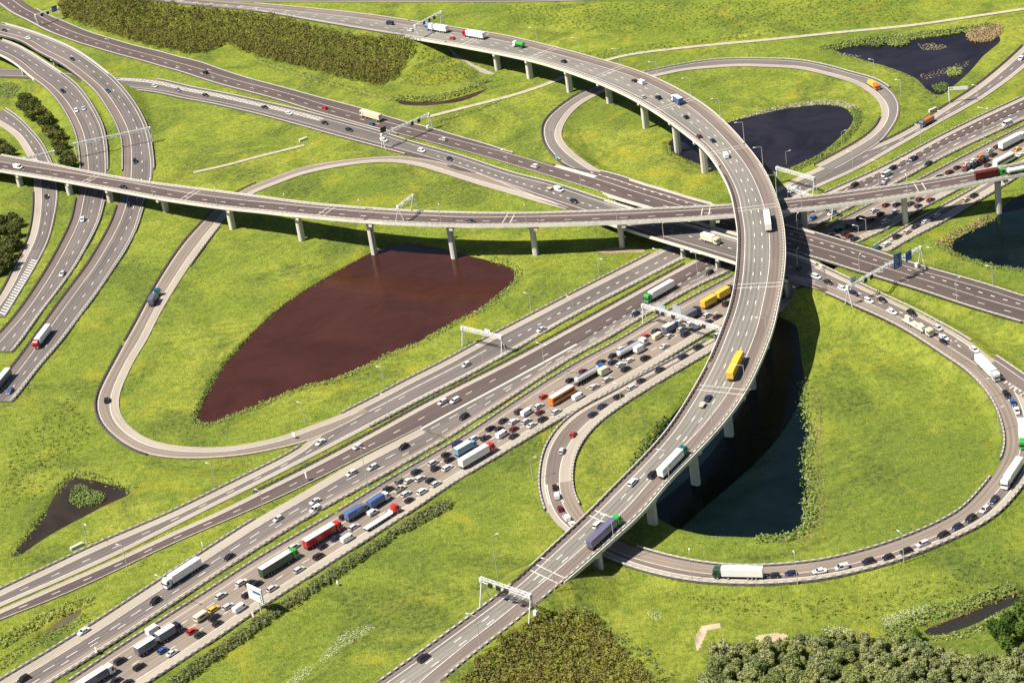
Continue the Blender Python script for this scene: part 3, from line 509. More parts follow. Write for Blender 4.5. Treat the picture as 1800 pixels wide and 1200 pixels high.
#STRUCT
# ------------------------------------------------------------------ bridges
def near(r,px,z):
    P_=W(px[0],px[1],z); return int(np.argmin(np.linalg.norm(r.C[:,:2]-P_[:2],axis=1)))
def deck(r,i0,i1,name,label,thick=2.3,rail=.45,piers=(),pw_=3.0,pt=1.6,ext=0.0,group=None,pier_shape='oval'):
    root=empty(name,tuple(r.C[(i0+i1)//2][:2])+(0,)); tag(root,label,'bridge',group); inv=Matrix.Translation(-root.location)
    base=np.array(root.location)
    idx=range(i0,i1+1); n=len(idx)
    sec=lambda w_:[(-w_/2-.35,rail),(-w_/2-.45,-.75),(-w_/2+1.0,-1.15),(-w_*.27,-thick*.8),(-w_*.22,-thick),(w_*.22,-thick),(w_*.27,-thick*.8),(w_/2-1.0,-1.15),(w_/2+.45,-.75),(w_/2+.35,rail),(w_/2+.02,rail),(w_/2+.02,-.06),(-w_/2-.02,-.06),(-w_/2-.02,rail)]
    vs=[];fs=[]
    for i in idx:
        u=r.U[i].copy(); u[2]=0; u/=np.linalg.norm(u)
        sl_=(r.R[i][2]-r.L[i][2])/r.w[i]
        for a_,b_ in sec(r.w[i]): vs.append(r.C[i]+u*a_+np.array([0,0,b_-.02+sl_*a_])-base)
    m=14
    for i in range(n-1):
        for k in range(m): fs.append((i*m+k,i*m+(k+1)%m,(i+1)*m+(k+1)%m,(i+1)*m+k))
    fs.append(tuple(range(m))); fs.append(tuple((n-1)*m+k for k in range(m)))
    o=MB(); o.add(vs,fs); o.build('deck_girder',CONC,root)
    for (px,zt,zb) in piers:
        # foot traced in the picture
        P_=W(px[0],px[1],zb); i=int(np.argmin(np.linalg.norm(r.C[:,:2]-P_[:2],axis=1)))
        u=r.U[i].copy(); u[2]=0; u/=np.linalg.norm(u); t=r.T[i].copy(); t[2]=0; t/=np.linalg.norm(t)
        offs=np.clip((P_-r.C[i])@u,-r.w[i]*.3,r.w[i]*.3); c=r.C[i]+u*offs; ztop=r.C[i][2]-thick+.25; zbot=zb-2.2
        o=MB(); q=12; ring=[]
        for zz,sc in ((zbot,1.0),(ztop-1.2,1.0),(ztop,1.12)):
            for k in range(q):
                th=2*math.pi*k/q; cx=math.copysign(abs(math.cos(th))**.55,math.cos(th))*pw_/2*sc; cy=math.copysign(abs(math.sin(th))**.55,math.sin(th))*pt/2*sc
                ring.append(np.array([c[0],c[1],zz])+u*cx+t*cy-base)
        o.add(ring,[(a_*q+k,a_*q+(k+1)%q,(a_+1)*q+(k+1)%q,(a_+1)*q+k) for a_ in (0,1) for k in range(q)]+[tuple(range(2*q,3*q)),tuple(range(q))])
        o.build('pier',CONC,root)
        o=MB(); cc=r.C[i]; hw=r.w[i]/2+.15
        vs=[]
        for zz in (cc[2]-thick-.15,cc[2]-1.25):
            for a_,b_ in ((-hw,-.8),(hw,-.8),(hw,.8),(-hw,.8)): vs.append(np.array([cc[0],cc[1],zz])+u*a_+t*b_-base+t*3.0)
        o.add(vs,[(0,1,2,3),(4,5,6,7),(0,1,5,4),(1,2,6,5),(2,3,7,6),(3,0,4,7)]); o.build('crossbeam',CONCL,root)
    # abutments
    for i in (i0,i1):
        u=r.U[i].copy(); u[2]=0; u/=np.linalg.norm(u); t=r.T[i].copy(); t[2]=0; t/=np.linalg.norm(t); c=r.C[i]; hw=r.w[i]/2+.7
        sgn=1 if i==i0 else -1
        if c[2]>2:
            o=MB(); vs=[]
            for zz in (-1.5,c[2]-1.35):
                for a_,b_ in ((-hw,-.2*sgn),(hw,-.2*sgn),(hw,1.6*sgn),(-hw,1.6*sgn)): vs.append(np.array([c[0],c[1],zz])+u*a_+t*b_-base)
            o.add(vs,[(0,1,2,3),(4,5,6,7),(0,1,5,4),(1,2,6,5),(2,3,7,6),(3,0,4,7)]); o.build('abutment',CONCL,root)
    return root
fly=ROADS['FLY']; via=ROADS['VIA']; r1=ROADS['R1']; r2=ROADS['R2']
fi=np.where(fly.br)[0]
deck(fly,fi[0],fi[-1],'flyover_bridge','tall curved concrete flyover sweeping over every other road, from top left to bottom',2.3,.55,
 [((867,125),0,0),((928,141),0,0),((1000,163),0,0),((1070,180),0,0),((1135,224),0,0),((1191,269),0,-.9),((1241,305),0,0),((1322,682),0,-.9),((1283,764),0,-.9),((1225,849),0,-.9),((1147,926),0,-.9),((1053,1005),0,0),((1352,470),0,0),((1347,590),0,0)],3.4,2.2)
deck(via,0,len(via.C)-1,'viaduct_bridge','long slender concrete viaduct running from the left edge to the right edge, under the flyover',2.4,.5,
 [((29,331),0,0),((118,346),0,0),((195,354),0,0),((294,372),0,0),((407,402),0,0),((529,422),0,0),((657,446),0,-.9),((796,453),0,-.9),((941,447),0,0),((1094,430),0,1),((1255,425),0,0),((1417,403),0,0),((1592,394),0,0),((1753,371),0,0)],3.0,2.4)
for r,nm,lb,ps in ((r1,'road_bridge','low concrete bridge carrying the dark upper carriageway over the motorway',[((1330,432),0,0)]),(r2,'road_bridge','low concrete bridge with a pale girder carrying the lower diagonal carriageway over the motorway',[((1208,500),0,0),((1288,530),0,0),((1150,478),0,0)]),
    (ROADS['L1'],'road_bridge','curved concrete bridge of the inner left carriageway with pale edge beams',[((35,135),0,0),((70,150),0,0)]),(ROADS['L2'],'road_bridge','curved concrete bridge of the outer left carriageway beside its twin',[((95,118),0,0),((150,152),0,0)]),
    (ROADS['LC'],'road_bridge','short low bridge at the start of the lower right loop, under the flyover shadow',[((1400,520),0,0)])):
    ix=np.where(r.br)[0]; deck(r,ix[0],ix[-1],nm,lb,1.9,.5,ps,2.4,1.2)
# ------------------------------------------------------------------ crash barriers
postm=MB(); postm.box(-.09,.09,-.09,.09,-.3,.72); POSTM=postm.mesh('post',DSTEEL_SHADE)
def barrier(key,side,label,p0=None,p1=None,out=.6,h=.75,sp=4.0,double=True):
    r=ROADS[key]; E_=(r.L if side=='L' else r.R); sg=-1 if side=='L' else 1
    i0=0 if p0 is None else int(np.argmin(np.linalg.norm(E_[:,:2]-W(*p0)[:2],axis=1))); i1=len(E_)-1 if p1 is None else int(np.argmin(np.linalg.norm(E_[:,:2]-W(*p1)[:2],axis=1)))
    if i0>i1:i0,i1=i1,i0
    P_=E_[i0:i1+1]+r.U[i0:i1+1]*sg*out
    if len(P_)<4: return
    c=P_[len(P_)//2]; root=empty('crash_barrier',(c[0],c[1],c[2])); tag(root,label,'crash barrier','steel crash barriers along the roads')
    Q=P_-c; n=len(Q); u=r.U[i0:i1+1]
    vs=[];fs=[]
    for k in range(n):
        for a_,b_ in ((-.16,h-.18),(.16,h-.18),(.16,h+.14),(-.16,h+.14)): vs.append(Q[k]+u[k]*a_+np.array([0,0,b_]))
    for k in range(n-1):
        for q in range(4): fs.append((k*4+q,k*4+(q+1)%4,(k+1)*4+(q+1)%4,(k+1)*4+q))
    o=MB()
    for sgn in (-1,1):
        v2=[];f2=[]
        for k in range(n):
            for a_,b_ in ((-.05,h-.18),(.05,h-.18),(.05,h+.14),(-.05,h+.14)): v2.append(Q[k]+u[k]*(a_+sgn*.22)+np.array([0,0,b_]))
        for k in range(n-1):
            for q in range(4): f2.append((k*4+q,k*4+(q+1)%4,(k+1)*4+(q+1)%4,(k+1)*4+q))
        o.add(v2,f2,0)
    v2=[];f2=[]
    for k in range(n):
        for a_,b_ in ((-.45,.06),(.45,.06)): v2.append(Q[k]+u[k]*a_+np.array([0,0,b_]))
    for k in range(n-1): f2.append((k*2,k*2+1,k*2+3,k*2+2))
    o.add(v2,f2,1)  # dark strip below the rails, painted in for the shaded gap between them
    for x in np.arange(.6,2*(n-1)-1.5,2.7):
        k=int(x/2); t=x/2-k; k2=min(n-2,int((x+1.35)/2)); t2=(x+1.35)/2-k2; p=Q[k]*(1-t)+Q[k+1]*t; q_=Q[k2]*(1-t2)+Q[k2+1]*t2
        zz=np.array([0,0,h+.1]); o.add([p-u[k]*.25+zz,p+u[k]*.25+zz,q_+u[k2]*.25+zz,q_-u[k2]*.25+zz,p-u[k]*.25+zz*.8,p+u[k]*.25+zz*.8,q_+u[k2]*.25+zz*.8,q_-u[k2]*.25+zz*.8],[(0,1,2,3),(4,7,6,5),(0,4,5,1),(1,5,6,2),(2,6,7,3),(3,7,4,0)],0)
    o.build('rail',[DSTEEL_SHADE if 'dark' in label else STEEL,DSTEEL_SHADE],root)
    L=2.0*(n-1); m=min(98,int(L/sp)); 
    for s_ in np.linspace(0,n-1.001,max(2,m)):
        k=int(s_); t=s_-k; p=Q[k]*(1-t)+Q[k+1]*t; po=link('post',POSTM,root); po.location=p; po.rotation_euler=(0,0,math.atan2(u[k][1],u[k][0]))
BARS=[('C1a','L','crash barrier on the pond side of the outermost motorway carriageway, lower left half',(0,1037),(530,784)),
('C1a','L','crash barrier on the pond side of the outermost carriageway after the left loop joins it',(600,728),(840,603)),
('C1a','L','crash barrier above the outermost carriageway between the brown pond and the bridges',(845,600),(1143,447)),
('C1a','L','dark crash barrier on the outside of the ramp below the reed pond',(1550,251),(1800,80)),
('C1a','R','crash barrier on the narrow grass strip beside the outermost carriageway',(650,748),(1195,458)),
('C1b','L','crash barrier above the dark middle carriageway, from the small sign to the bridges',(450,866),(1205,465)),
('C1b','L','crash barrier above the middle carriageway at the upper right',(1447,342),(1800,170)),
('C2','L','crash barrier at the outer edge of the free-flowing carriageway, bottom left',(0,1197),(450,912)),
('C2','R','crash barrier on the free-flowing side of the grass median, bottom left stretch',(0,1255),(557,900)),
('C2','R','crash barrier on the free-flowing side of the median, beside the middle of the jam',(560,898),(787,770)),
('C2N','R','crash barrier on the free-flowing side of the median, below the wide gantry',(790,768),(1280,478)),
('C2N','R','crash barrier on the free-flowing side of the median, upper right stretch',(1430,400),(1800,210)),
('C3','L','crash barrier on the jam side of the grass median, bottom left stretch',(120,1200),(592,902)),
('C3','L','crash barrier on the jam side of the median, middle stretch',(595,900),(1290,485)),
('C3','L','crash barrier on the jam side of the median, upper right stretch',(1450,402),(1800,223)),
('C3','R','crash barrier between the jammed carriageway and the long scrub strip',(257,1200),(787,855)),
('C3','R','crash barrier between the jammed carriageway and the queueing slip road',(790,853),(1275,568)),
('C3','R','crash barrier between jam and slip road beyond the flyover',(1500,430),(1800,270)),
('R5','L','crash barrier on the outside of the tight bend of the slip road',(960,895),(1045,707)),
('R5','L','crash barrier along the grass wedge between slip road and jam',(1050,704),(1240,600)),
('R5','R','crash barrier on the inside of the tight slip road bend and up to the flyover',(1022,895),(1250,618)),
('R5','R','crash barrier along the slip road by the eastern pond',(1560,443),(1800,303)),
('R5','L','crash barrier on the grass strip left of the slip road near the eastern pond',(1535,436),(1717,330)),
('LC','L','crash barrier on the inside of the lower right loop, top and right part',(1455,515),(1762,807)),
('LC','L','crash barrier on the inside of the lower right loop, bottom part',(1745,837),(1120,964)),
('LC','R','crash barrier on the outside of the lower right loop, bottom part',(1800,848),(1062,977)),
('LC','R','crash barrier on the outside of the lower right loop, top part',(1450,472),(1705,600)),
('LD','R','short crash barrier beside the branch road at the right edge',(1700,597),(1830,683)),
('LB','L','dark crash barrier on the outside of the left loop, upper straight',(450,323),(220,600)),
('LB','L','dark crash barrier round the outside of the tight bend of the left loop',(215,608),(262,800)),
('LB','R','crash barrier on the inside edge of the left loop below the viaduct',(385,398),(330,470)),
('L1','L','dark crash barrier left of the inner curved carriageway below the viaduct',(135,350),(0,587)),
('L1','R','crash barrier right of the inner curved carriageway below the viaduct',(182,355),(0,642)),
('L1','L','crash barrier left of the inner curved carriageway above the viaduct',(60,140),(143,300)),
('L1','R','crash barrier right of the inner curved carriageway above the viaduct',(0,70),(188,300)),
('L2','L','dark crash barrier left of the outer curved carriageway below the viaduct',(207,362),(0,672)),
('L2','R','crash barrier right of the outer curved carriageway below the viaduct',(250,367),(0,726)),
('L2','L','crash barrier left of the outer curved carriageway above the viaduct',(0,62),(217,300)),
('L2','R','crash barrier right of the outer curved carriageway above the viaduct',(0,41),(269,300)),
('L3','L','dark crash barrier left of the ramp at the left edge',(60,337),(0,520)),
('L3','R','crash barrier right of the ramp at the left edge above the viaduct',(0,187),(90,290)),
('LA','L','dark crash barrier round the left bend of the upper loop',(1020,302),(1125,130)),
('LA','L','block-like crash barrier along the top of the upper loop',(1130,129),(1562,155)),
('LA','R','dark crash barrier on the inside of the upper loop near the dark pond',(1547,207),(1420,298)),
('R1','L','crash barrier on the grass side of the upper diagonal carriageway, left half',(0,7),(700,236)),
('R1','R','crash barrier above the upper diagonal carriageway, left half',(62,17),(900,271)),
('R1','R','crash barrier beside the merging lane left of the flyover',(1055,303),(1250,360)),
('R1','R','crash barrier above the diagonal carriageway right of the blue signs',(1409,405),(1800,524)),
('R1','L','crash barrier on the median edge of the diagonal carriageway at the right',(1417,449),(1800,567)),
('R2','R','crash barrier above the lower diagonal carriageway',(275,141),(1115,370)),
('R2','L','crash barrier below the lower diagonal carriageway at the hatched stretch',(220,157),(715,272)),
('R2','R','crash barrier between the two low bridges',(1190,392),(1450,472)),
('FLY','R','pale crash barrier along the outer edge of the flyover, upper part',(725,38),(1310,255)),
('FLY','R','pale crash barrier along the outer edge of the flyover, right bulge',(1337,290),(1310,690)),
('FLY','R','pale crash barrier along the outer edge of the flyover, lower part',(1300,705),(945,1063)),
('FLY','R','crash barrier along the right edge of the flyover ramp at the bottom',(940,1066),(775,1200)),
('FLY','L','crash barrier along the inner edge of the flyover, upper part',(785,77),(1263,295)),
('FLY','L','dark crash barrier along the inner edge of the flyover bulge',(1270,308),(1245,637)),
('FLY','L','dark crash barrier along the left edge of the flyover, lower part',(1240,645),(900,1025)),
('FLY','L','crash barrier along the left edge of the flyover ramp at the bottom',(895,1029),(660,1201)),
('FLY','L','crash barrier on top of the thicket embankment',(450,21),(780,76)),
('FLY','R','crash barrier on the far side of the flyover approach',(450,7),(720,37)),
('VIA','R','pale crash barrier along the far edge of the viaduct, left half',(0,272),(650,366)),
('VIA','R','pale crash barrier along the far edge of the viaduct, right half',(660,367),(1283,361)),
('VIA','R','pale crash barrier along the far edge of the viaduct, right of the flyover',(1380,351),(1800,286)),
('VIA','L','low crash barrier along the near edge of the viaduct',(0,300),(640,389)),
('VIA','L','low crash barrier along the near edge of the viaduct, between brown pond and flyover',(645,390),(1290,379)),
('VIA','L','low crash barrier along the near edge of the viaduct, right of the flyover',(1385,371),(1800,306))]
for b in BARS:
    o_={'FLY':-.5,'VIA':-.45 if b[1]=='L' else -1.9}.get(b[0],.5)
    rr=ROADS[b[0]]
    zz={'VIA':14}.get(b[0],0)
    # stations are found from the traced pixel at the road's own height
    def fix(p,b=b):
        if b[0]=='VIA': z=zV(*p)
        elif b[0] in('R1','R2'): z=zE(*p)
        elif b[0]=='FLY':
            E_=rr.L if b[1]=='L' else rr.R; z=10.
            for _ in range(12):
                q=W(p[0],p[1],z); z=float(E_[int(np.argmin(np.linalg.norm(E_[:,:2]-q[:2],axis=1)))][2])
        else:
            E_=rr.L if b[1]=='L' else rr.R; z=0.
            for _ in range(8):
                q=W(p[0],p[1],z); z=float(E_[int(np.argmin(np.linalg.norm(E_[:,:2]-q[:2],axis=1)))][2])
        return (p[0],p[1],z)
    barrier(b[0],b[1],b[2],fix(b[3]),fix(b[4]),out=o_)
# viaduct inner rail line between carriageway and verge, part of the bridge picture
# ------------------------------------------------------------------ gantries
def gantry(A,B,h,label,screens=(),boards=(),legs=(1,1),wid=2.4,axis=None,za=0,zb=0,step=2.2,cab=False,beam=1.1):
    A=np.array(A,float);B=np.array(B,float); c=(A+B)/2; d=B-A; L=np.hypot(d[0],d[1]); th=math.atan2(d[1],d[0])
    root=empty('sign_gantry',(c[0],c[1],min(A[2],B[2])),th); tag(root,label,'gantry','white lattice gantries over the roads')
    z0=root.location.z; x0,x1=-L/2,L/2; H1=h; H0=h-beam; b=beam/2
    o=MB()
    for y in (-b,b):
        for z in (H0,H1): o.bar((x0,y,z),(x1,y,z),.12,4)
    n=max(3,int(L/step)); xs=np.linspace(x0,x1,n+1)
    for i in range(n):
        s=1 if i%2 else -1
        o.bar((xs[i],-b*s,H1),(xs[i+1],b*s,H1),.08,4); o.bar((xs[i],-b,H0 if s>0 else H1),(xs[i+1],-b,H1 if s>0 else H0),.08,4); o.bar((xs[i],b,H0 if s>0 else H1),(xs[i+1],b,H1 if s>0 else H0),.08,4); o.bar((xs[i],-b,H0),(xs[i],b,H0),.1,4); o.bar((xs[i],-b,H1),(xs[i],b,H1),.1,4)
    o.build('truss_beam',GWHITE,root)
    for x,on,zz in ((x0,legs[0],A[2]-z0),(x1,legs[1],B[2]-z0)):
        if not on: continue
        o=MB(); o.bar((x,0,H0),(x,-wid,zz-.3),.2,6); o.build('leg',GWHITE,root); o=MB(); o.bar((x,0,H0),(x,wid,zz-.3),.2,6); o.build('leg',GWHITE,root)
        o=MB(); o.box(x-.35,x+.35,-b-.1,b+.1,H0-.25,H1+.15); o.build('end_cap',GWHITE,root)
    for f,y in screens:
        x=x0+L*f; o=MB(); o.cbox(x-.85,x+.85,y*(b+.35)-.2,y*(b+.35)+.2,H0-.9,H1-.2,.08); o.build('signal_screen',SCREEN,root)
    for f,wd,hh,dz,y,mat,lines in boards:
        x=x0+L*f; yy=y*(b+.3); o=MB(); o.box(x-wd/2,x+wd/2,yy-.1,yy+.1,H0+dz,H0+dz+hh); bo=o.build('sign_board',mat,root)
        if lines:
            o=MB(); f_=y*.13; q=0
            for k in range(lines):
                zz=H0+dz+hh*(.85-.7*k/max(1,lines-1)); ww=wd*(.3+.25*((k*7)%3)/2); xa=x-wd*.42
                o.box(xa,xa+ww,yy+f_-.02,yy+f_+.02,zz-.14,zz+.14); o.box(x+wd*.25,x+wd*.4,yy+f_-.02,yy+f_+.02,zz-.14,zz+.14)
            o.build('lettering',GWHITE,bo)
    if cab:
        o=MB(); o.cbox(x1-1.2,x1+.1,1.2,2.6,B[2]-z0-.2,B[2]-z0+1.7,.08); o.build('control_cabinet',GWHITE,root)
    return root
def rz(key,x,y):
    z=0.
    r=ROADS[key]
    for _ in range(10):
        q=W(x,y,z); z=float(r.C[int(np.argmin(np.linalg.norm(r.C[:,:2]-q[:2],axis=1)))][2])
    return W(x,y,z)
gantry(G(67,47),G(107,33),7.6,'small white gantry with a blue board at the top left corner',screens=[(.25,-1),(.5,-1)],boards=[(.8,3.6,3.6,-.6,-1,SIGNB,4)],wid=1.4)
gantry(G(136,279),G(269,250),8.6,'long white gantry spanning both curved carriageways at the left',wid=1.2)
gantry(G(48,303),G(101,291),8.2,'small white gantry over the left ramp, just above the viaduct',wid=1.0)
gantry(rz('FLY',733,69),rz('FLY',779,45),8.2,'white gantry with three dark screens over the flyover approach at the top',screens=[(.3,-1),(.5,-1),(.68,-1)],wid=1.8)
gantry(G(675,263),G(758,227),8.4,'white gantry with two dark screens and a grey sign back over both diagonal carriageways',screens=[(.62,-1),(.76,-1)],boards=[(.07,3.4,3.6,.2,1,SCREEN,0)],wid=1.6,cab=True)
gantry(np.array(rz('VIA',704,392)),np.array(rz('VIA',730,372)),8.2,'plain white gantry standing on the viaduct above the brown pond',wid=2.6)
gantry(G(1368,322),G(1433,342),8.2,'white gantry over the ramp right of the flyover, the upper of the two there',wid=1.7)
gantry(G(1388,354),G(1466,386),7.4,'white gantry half hidden behind the viaduct right of the flyover',screens=[(.85,1)],wid=1.6)
gantry(G(1134,571),G(1275,615),9.4,'wide white gantry over the traffic jam with two big sign backs, left of the flyover',boards=[(.22,4.6,4.6,-1.8,1,SIGNBACK,5),(.42,4.4,6.0,-1.4,1,SIGNBACK,6)],screens=[(.2,-1),(.27,-1),(.40,-1),(.78,-1)],wid=1.7)
gantry(G(817,606),G(886,624),8.6,'white gantry over the outermost carriageway beside the brown pond',boards=[(.62,2.6,1.8,.3,1,GWHITE,0)],wid=1.8)
gantry(rz('LC',1492,537),rz('R1',1620,470),9.2,'long white gantry with two blue direction boards, right of the flyover',boards=[(.66,4.6,6.2,-2.2,-1,SIGNB,5),(.81,3.4,4.2,-1.6,-1,SIGNB,2),(.1,3.2,3.6,-.3,1,SIGNBACK,4)],screens=[(.22,-1),(.3,-1)],wid=1.9,cab=True)
gantry(np.array(rz('FLY',852,1056))+[0,0,-.4],np.array(rz('FLY',938,1085))+[0,0,-.4],9.4,'big white gantry with three dark screens over the flyover ramp at the bottom',screens=[(.22,-1),(.38,-1),(.54,-1)],wid=2.6,cab=True)
# cantilever sign by the reed pond
P_=G(1669,182); root=empty('cantilever_sign',(P_[0],P_[1],P_[2]),math.radians(-12)); tag(root,'white cantilever sign arm at the foot of the reed pond','road sign')
o=MB(); o.bar((0,0,-.3),(0,0,8.2),.3,6); o.build('pole',GWHITE,root)
o=MB()
for z in (6.9,8.0): o.bar((0,0,z),(9,0,z),.22,4)
for i in range(5): o.bar((i*1.8,0,6.9 if i%2 else 8),((i+1)*1.8,0,8 if i%2 else 6.9),.12,4)
o.build('arm',GWHITE,root); o=MB(); o.box(2.2,8.8,-.3,-.15,6.6,8.2); o.build('sign_board',GWHITE,root)
# white board beside the jam
P_=G(460,1079); root=empty('road_information_board',(P_[0],P_[1],P_[2]),math.radians(-47)); tag(root,'large white board with a blue stripe on a single pole between jam and scrub strip','road sign')
o=MB(); o.bar((0,0,-.3),(0,0,5.6),.24,8); o.build('pole',GWHITE,root)
o=MB(); o.box(-4.6,2.6,-.25,.25,5.1,10.6); bo=o.build('sign_board',GWHITE,root)
o=MB(); o.box(-1.9,2.2,-.30,-.26,8.2,9.1); o.box(-3.0,-2.3,-.30,-.26,8.9,9.2); o.build('blue_stripe',paint('blue'),bo)
o=MB()
for k in range(6): o.box(1.5,2.2,-.30,-.26,5.5+k*.42,5.7+k*.42)
o.build('lettering',SCREEN,bo)
# small white posts and boxes
for i,(x,y,wd,hh,lb) in enumerate([(518,772,1.6,2.4,'small white sign where the left loop joins the carriageway'),(540,846,1.2,3.2,'slim white sign at the tip of the grass wedge between two carriageways'),(357,963,.8,2.0,'small white marker beside the free-flowing carriageway'),(171,1150,1.5,2.2,'white sign on the median at the bottom left'),(446,1087,1.4,1.4,'small round white sign in the scrub below the large board'),(594,1029,1.2,1.4,'lone white camera box on the grass at the bottom'),(979,284,1.8,3.0,'blue curve marker on the outside of the upper loop')]):
    P_=G(x,y); root=empty('small_sign',tuple(P_),math.radians(-60 if i else -40)); tag(root,lb,'sign')
    o=MB(); o.bar((0,0,-.2),(0,0,hh*.7),.08,5); o.build('post',STEEL,root); o=MB(); o.cbox(-wd/2,wd/2,-.12,.12,hh*.45,hh+.6,.05); o.build('plate',paint('light blue') if i==6 else GWHITE,root)
for x,y,lb in ((135,962,'long low concrete block beside the motorway left of the corner pond'),(533,247,'pale concrete culvert head at the end of the field path'),(1639,195,'long low concrete block by the ramp under the reed pond')):
    P_=G(x,y); root=empty('concrete_block',tuple(P_),math.radians(35)); tag(root,lb,'concrete block')
    o=MB(); o.cbox(-2.4,2.4,-.5,.5,-.2,1.0,.1); o.build('block',CONCL,root); o=MB(); o.cbox(-2.5,2.5,-.6,.6,1.0,1.15,.05); o.build('coping',CONC,root)
# ------------------------------------------------------------------ street lamps
def lampmesh(h,arm,dbl=False):
    a=MB(); a.bar((0,0,-.3),(0,0,h),.15,6,.09); b=MB(); b.bar((0,0,h),(arm,0,h+.25),.07,5)
    c=MB(); c.cbox(arm-.1,arm+1.1,-.2,.2,h+.12,h+.34,.08)
    if dbl: b.bar((0,0,h),(-arm,0,h+.25),.07,5); c.cbox(-arm-1.1,-arm+.1,-.2,.2,h+.12,h+.34,.08)
    return a.mesh('pole',STEEL),b.mesh('arm',STEEL),c.mesh('lamp_head',GWHITE)
LM={}
LAMPS=[]
def lamp(P_,h,rot,near_,key,arm=1.6,dbl=False):
    k=(h,arm,dbl)
    if k not in LM: LM[k]=lampmesh(h,arm,dbl)
    root=empty('street_lamp',(P_[0],P_[1],P_[2]),rot); 
    for nm,me in zip(('pole','arm','lamp_head'),LM[k]): link(nm,me,root)
    LAMPS.append((root,key,near_,P_))
MED=math.radians(-52)
for (x,y,h,rot,dbl,desc,key) in [
 (647,857,17,2.4,1,'the grass median','m'),(961,669,16,2.4,1,'the grass median','m'),(1230,515,18,2.4,1,'the grass median','m'),(1730,252,17,2.4,1,'the grass median','m'),(297,1075,14,2.4,1,'the grass median','m'),(1596,340,16,2.4,1,'the grass median','m'),
 (225,1001,10,2.6,0,'the middle carriageway','c'),(154,955,8.5,-.9,0,'the corner pond','q'),(379,855,9.5,2.4,0,'the left loop bend','q2'),(537,743,8.5,2.4,0,'the shore of the brown pond','p'),(676,680,8.5,2.4,0,'the shore of the brown pond','p'),(685,735,10,2.4,0,'the narrow grass strip','g'),(851,642,8.5,2.4,0,'the narrow grass strip','g'),(463,892,7,2.4,0,'the middle carriageway','c'),(934,549,8.5,2.4,0,'the shore of the brown pond','p'),(1054,489,9,-.6,0,'the shore of the brown pond','p'),(1010,560,9.5,2.4,0,'the narrow grass strip','g'),(1160,475,9.5,2.4,0,'the narrow grass strip','g'),
 (1510,420,6,2.6,0,'the low bridges in shadow','b'),(1523,412,7,2.6,0,'the low bridges in shadow','b'),(1682,532,10,.6,0,'the blue-signed carriageway','e'),(1642,470,8.5,2.6,0,'the blue-signed carriageway','e'),(1745,505,9,2.6,0,'the blue-signed carriageway','e'),(1545,327,12,2.6,0,'the upper right motorway','u'),
 (1584,172,9,2.6,0,'the upper loop','a'),(1537,132,8,2.6,0,'the upper loop','a'),(1481,262,8.5,.3,0,'the dark loop pond','d'),(1383,294,7.5,.3,0,'the dark loop pond','d'),(1619,252,9,2.6,0,'the ramp below the reed pond','r'),(1659,226,8.5,2.6,0,'the ramp below the reed pond','r'),(1719,182,9,2.6,0,'the ramp below the reed pond','r'),(1500,300,9,2.6,0,'the ramp below the reed pond','r'),
 (1402,1027,11,1.6,0,'the lower right loop','l'),(1589,989,11,2.0,0,'the lower right loop','l'),(1217,1022,11,1.4,0,'the lower right loop','l'),(1755,762,10,.3,0,'the lower right loop','l'),(1730,707,9,.3,0,'the lower right loop','l'),(1674,645,10,.3,0,'the lower right loop','l'),(937,845,9,.3,0,'the slip road bend','s'),(1184,652,8,2.4,0,'the slip road bend','s'),(1092,710,8.5,2.4,0,'the slip road bend','s'),
 (321,144,8,2.6,0,'the upper diagonal carriageway','o'),(376,147,8,2.6,0,'the upper diagonal carriageway','o'),(446,162,8,2.6,0,'the upper diagonal carriageway','o'),(547,285,9,.3,0,'the gore of the left loop','n'),(690,256,8,2.6,0,'the upper diagonal carriageway','o'),(893,292,8,2.6,0,'the upper diagonal carriageway','o'),(1022,332,9,2.6,0,'the upper diagonal carriageway','o'),(876,1019,17,.3,0,'the bottom gantry','t'),(196,92,8,2.6,0,'the upper diagonal carriageway','o')]:
    lamp(G(x,y),h,rot,desc,key,1.6,bool(dbl))
for (x,y,h,rot) in [(945,77,9,2.9),(1020,97,9.5,2.9),(1091,117,9.5,2.9),(1156,143,10,2.9),(1215,172,10,3.0),(1267,212,11,3.1),(1309,255,11,3.1),(1342,300,11,3.1),(1366,350,11,3.1),(1349,605,11,2.9),(1311,690,11,2.8),(1254,763,12,2.7),(1177,846,12,2.6),(1079,948,9,2.6),(976,1040,12,2.5),(846,1143,13,2.5)]:
    P_=rz('FLY',x,y); lamp(P_,h,rot,'the outer edge of the flyover','f',2.6)
for (x,y) in [(92,315),(270,346),(382,363),(504,375),(635,386),(776,394),(926,395),(1085,391),(1410,367),(1595,343)]:
    P_=rz('VIA',x,y); lamp(P_,8.5,1.5,'the near edge of the viaduct','v',1.4)
for (x,y) in [(1167,421),(1402,405),(1402,468),(1511,478)]:
    P_=rz('R2',x,y); lamp(P_,7,1.0,'the low bridge','b2',1.4)
ORD=['first','second','third','fourth','fifth','sixth','seventh','eighth','ninth','tenth','eleventh','twelfth','thirteenth','fourteenth','fifteenth','sixteenth','seventeenth','eighteenth','nineteenth','twentieth']
keys=sorted(set(k for _,k,_,_ in LAMPS))
for k in keys:
    g=[l for l in LAMPS if l[1]==k]
    g.sort(key=lambda l:l[3][0] if k!='f' else -l[3][1])
    for i,(o_,_,d,_) in enumerate(g):
        if len(g)==1: lb='slim grey lamp post beside '+d
        elif k=='f': lb=f'grey lamp post on {d}, {ORD[i]} from its far end'
        else: lb=f'grey lamp post beside {d}, {ORD[i]} from the left'
        if k=='t': lb='tall bare mast standing beside the bottom gantry'
        if k=='m': lb=f'tall two-armed lamp post on {d}, {ORD[i]} from the left'
        tag(o_,lb,'lamp post','lamp posts along the roads')
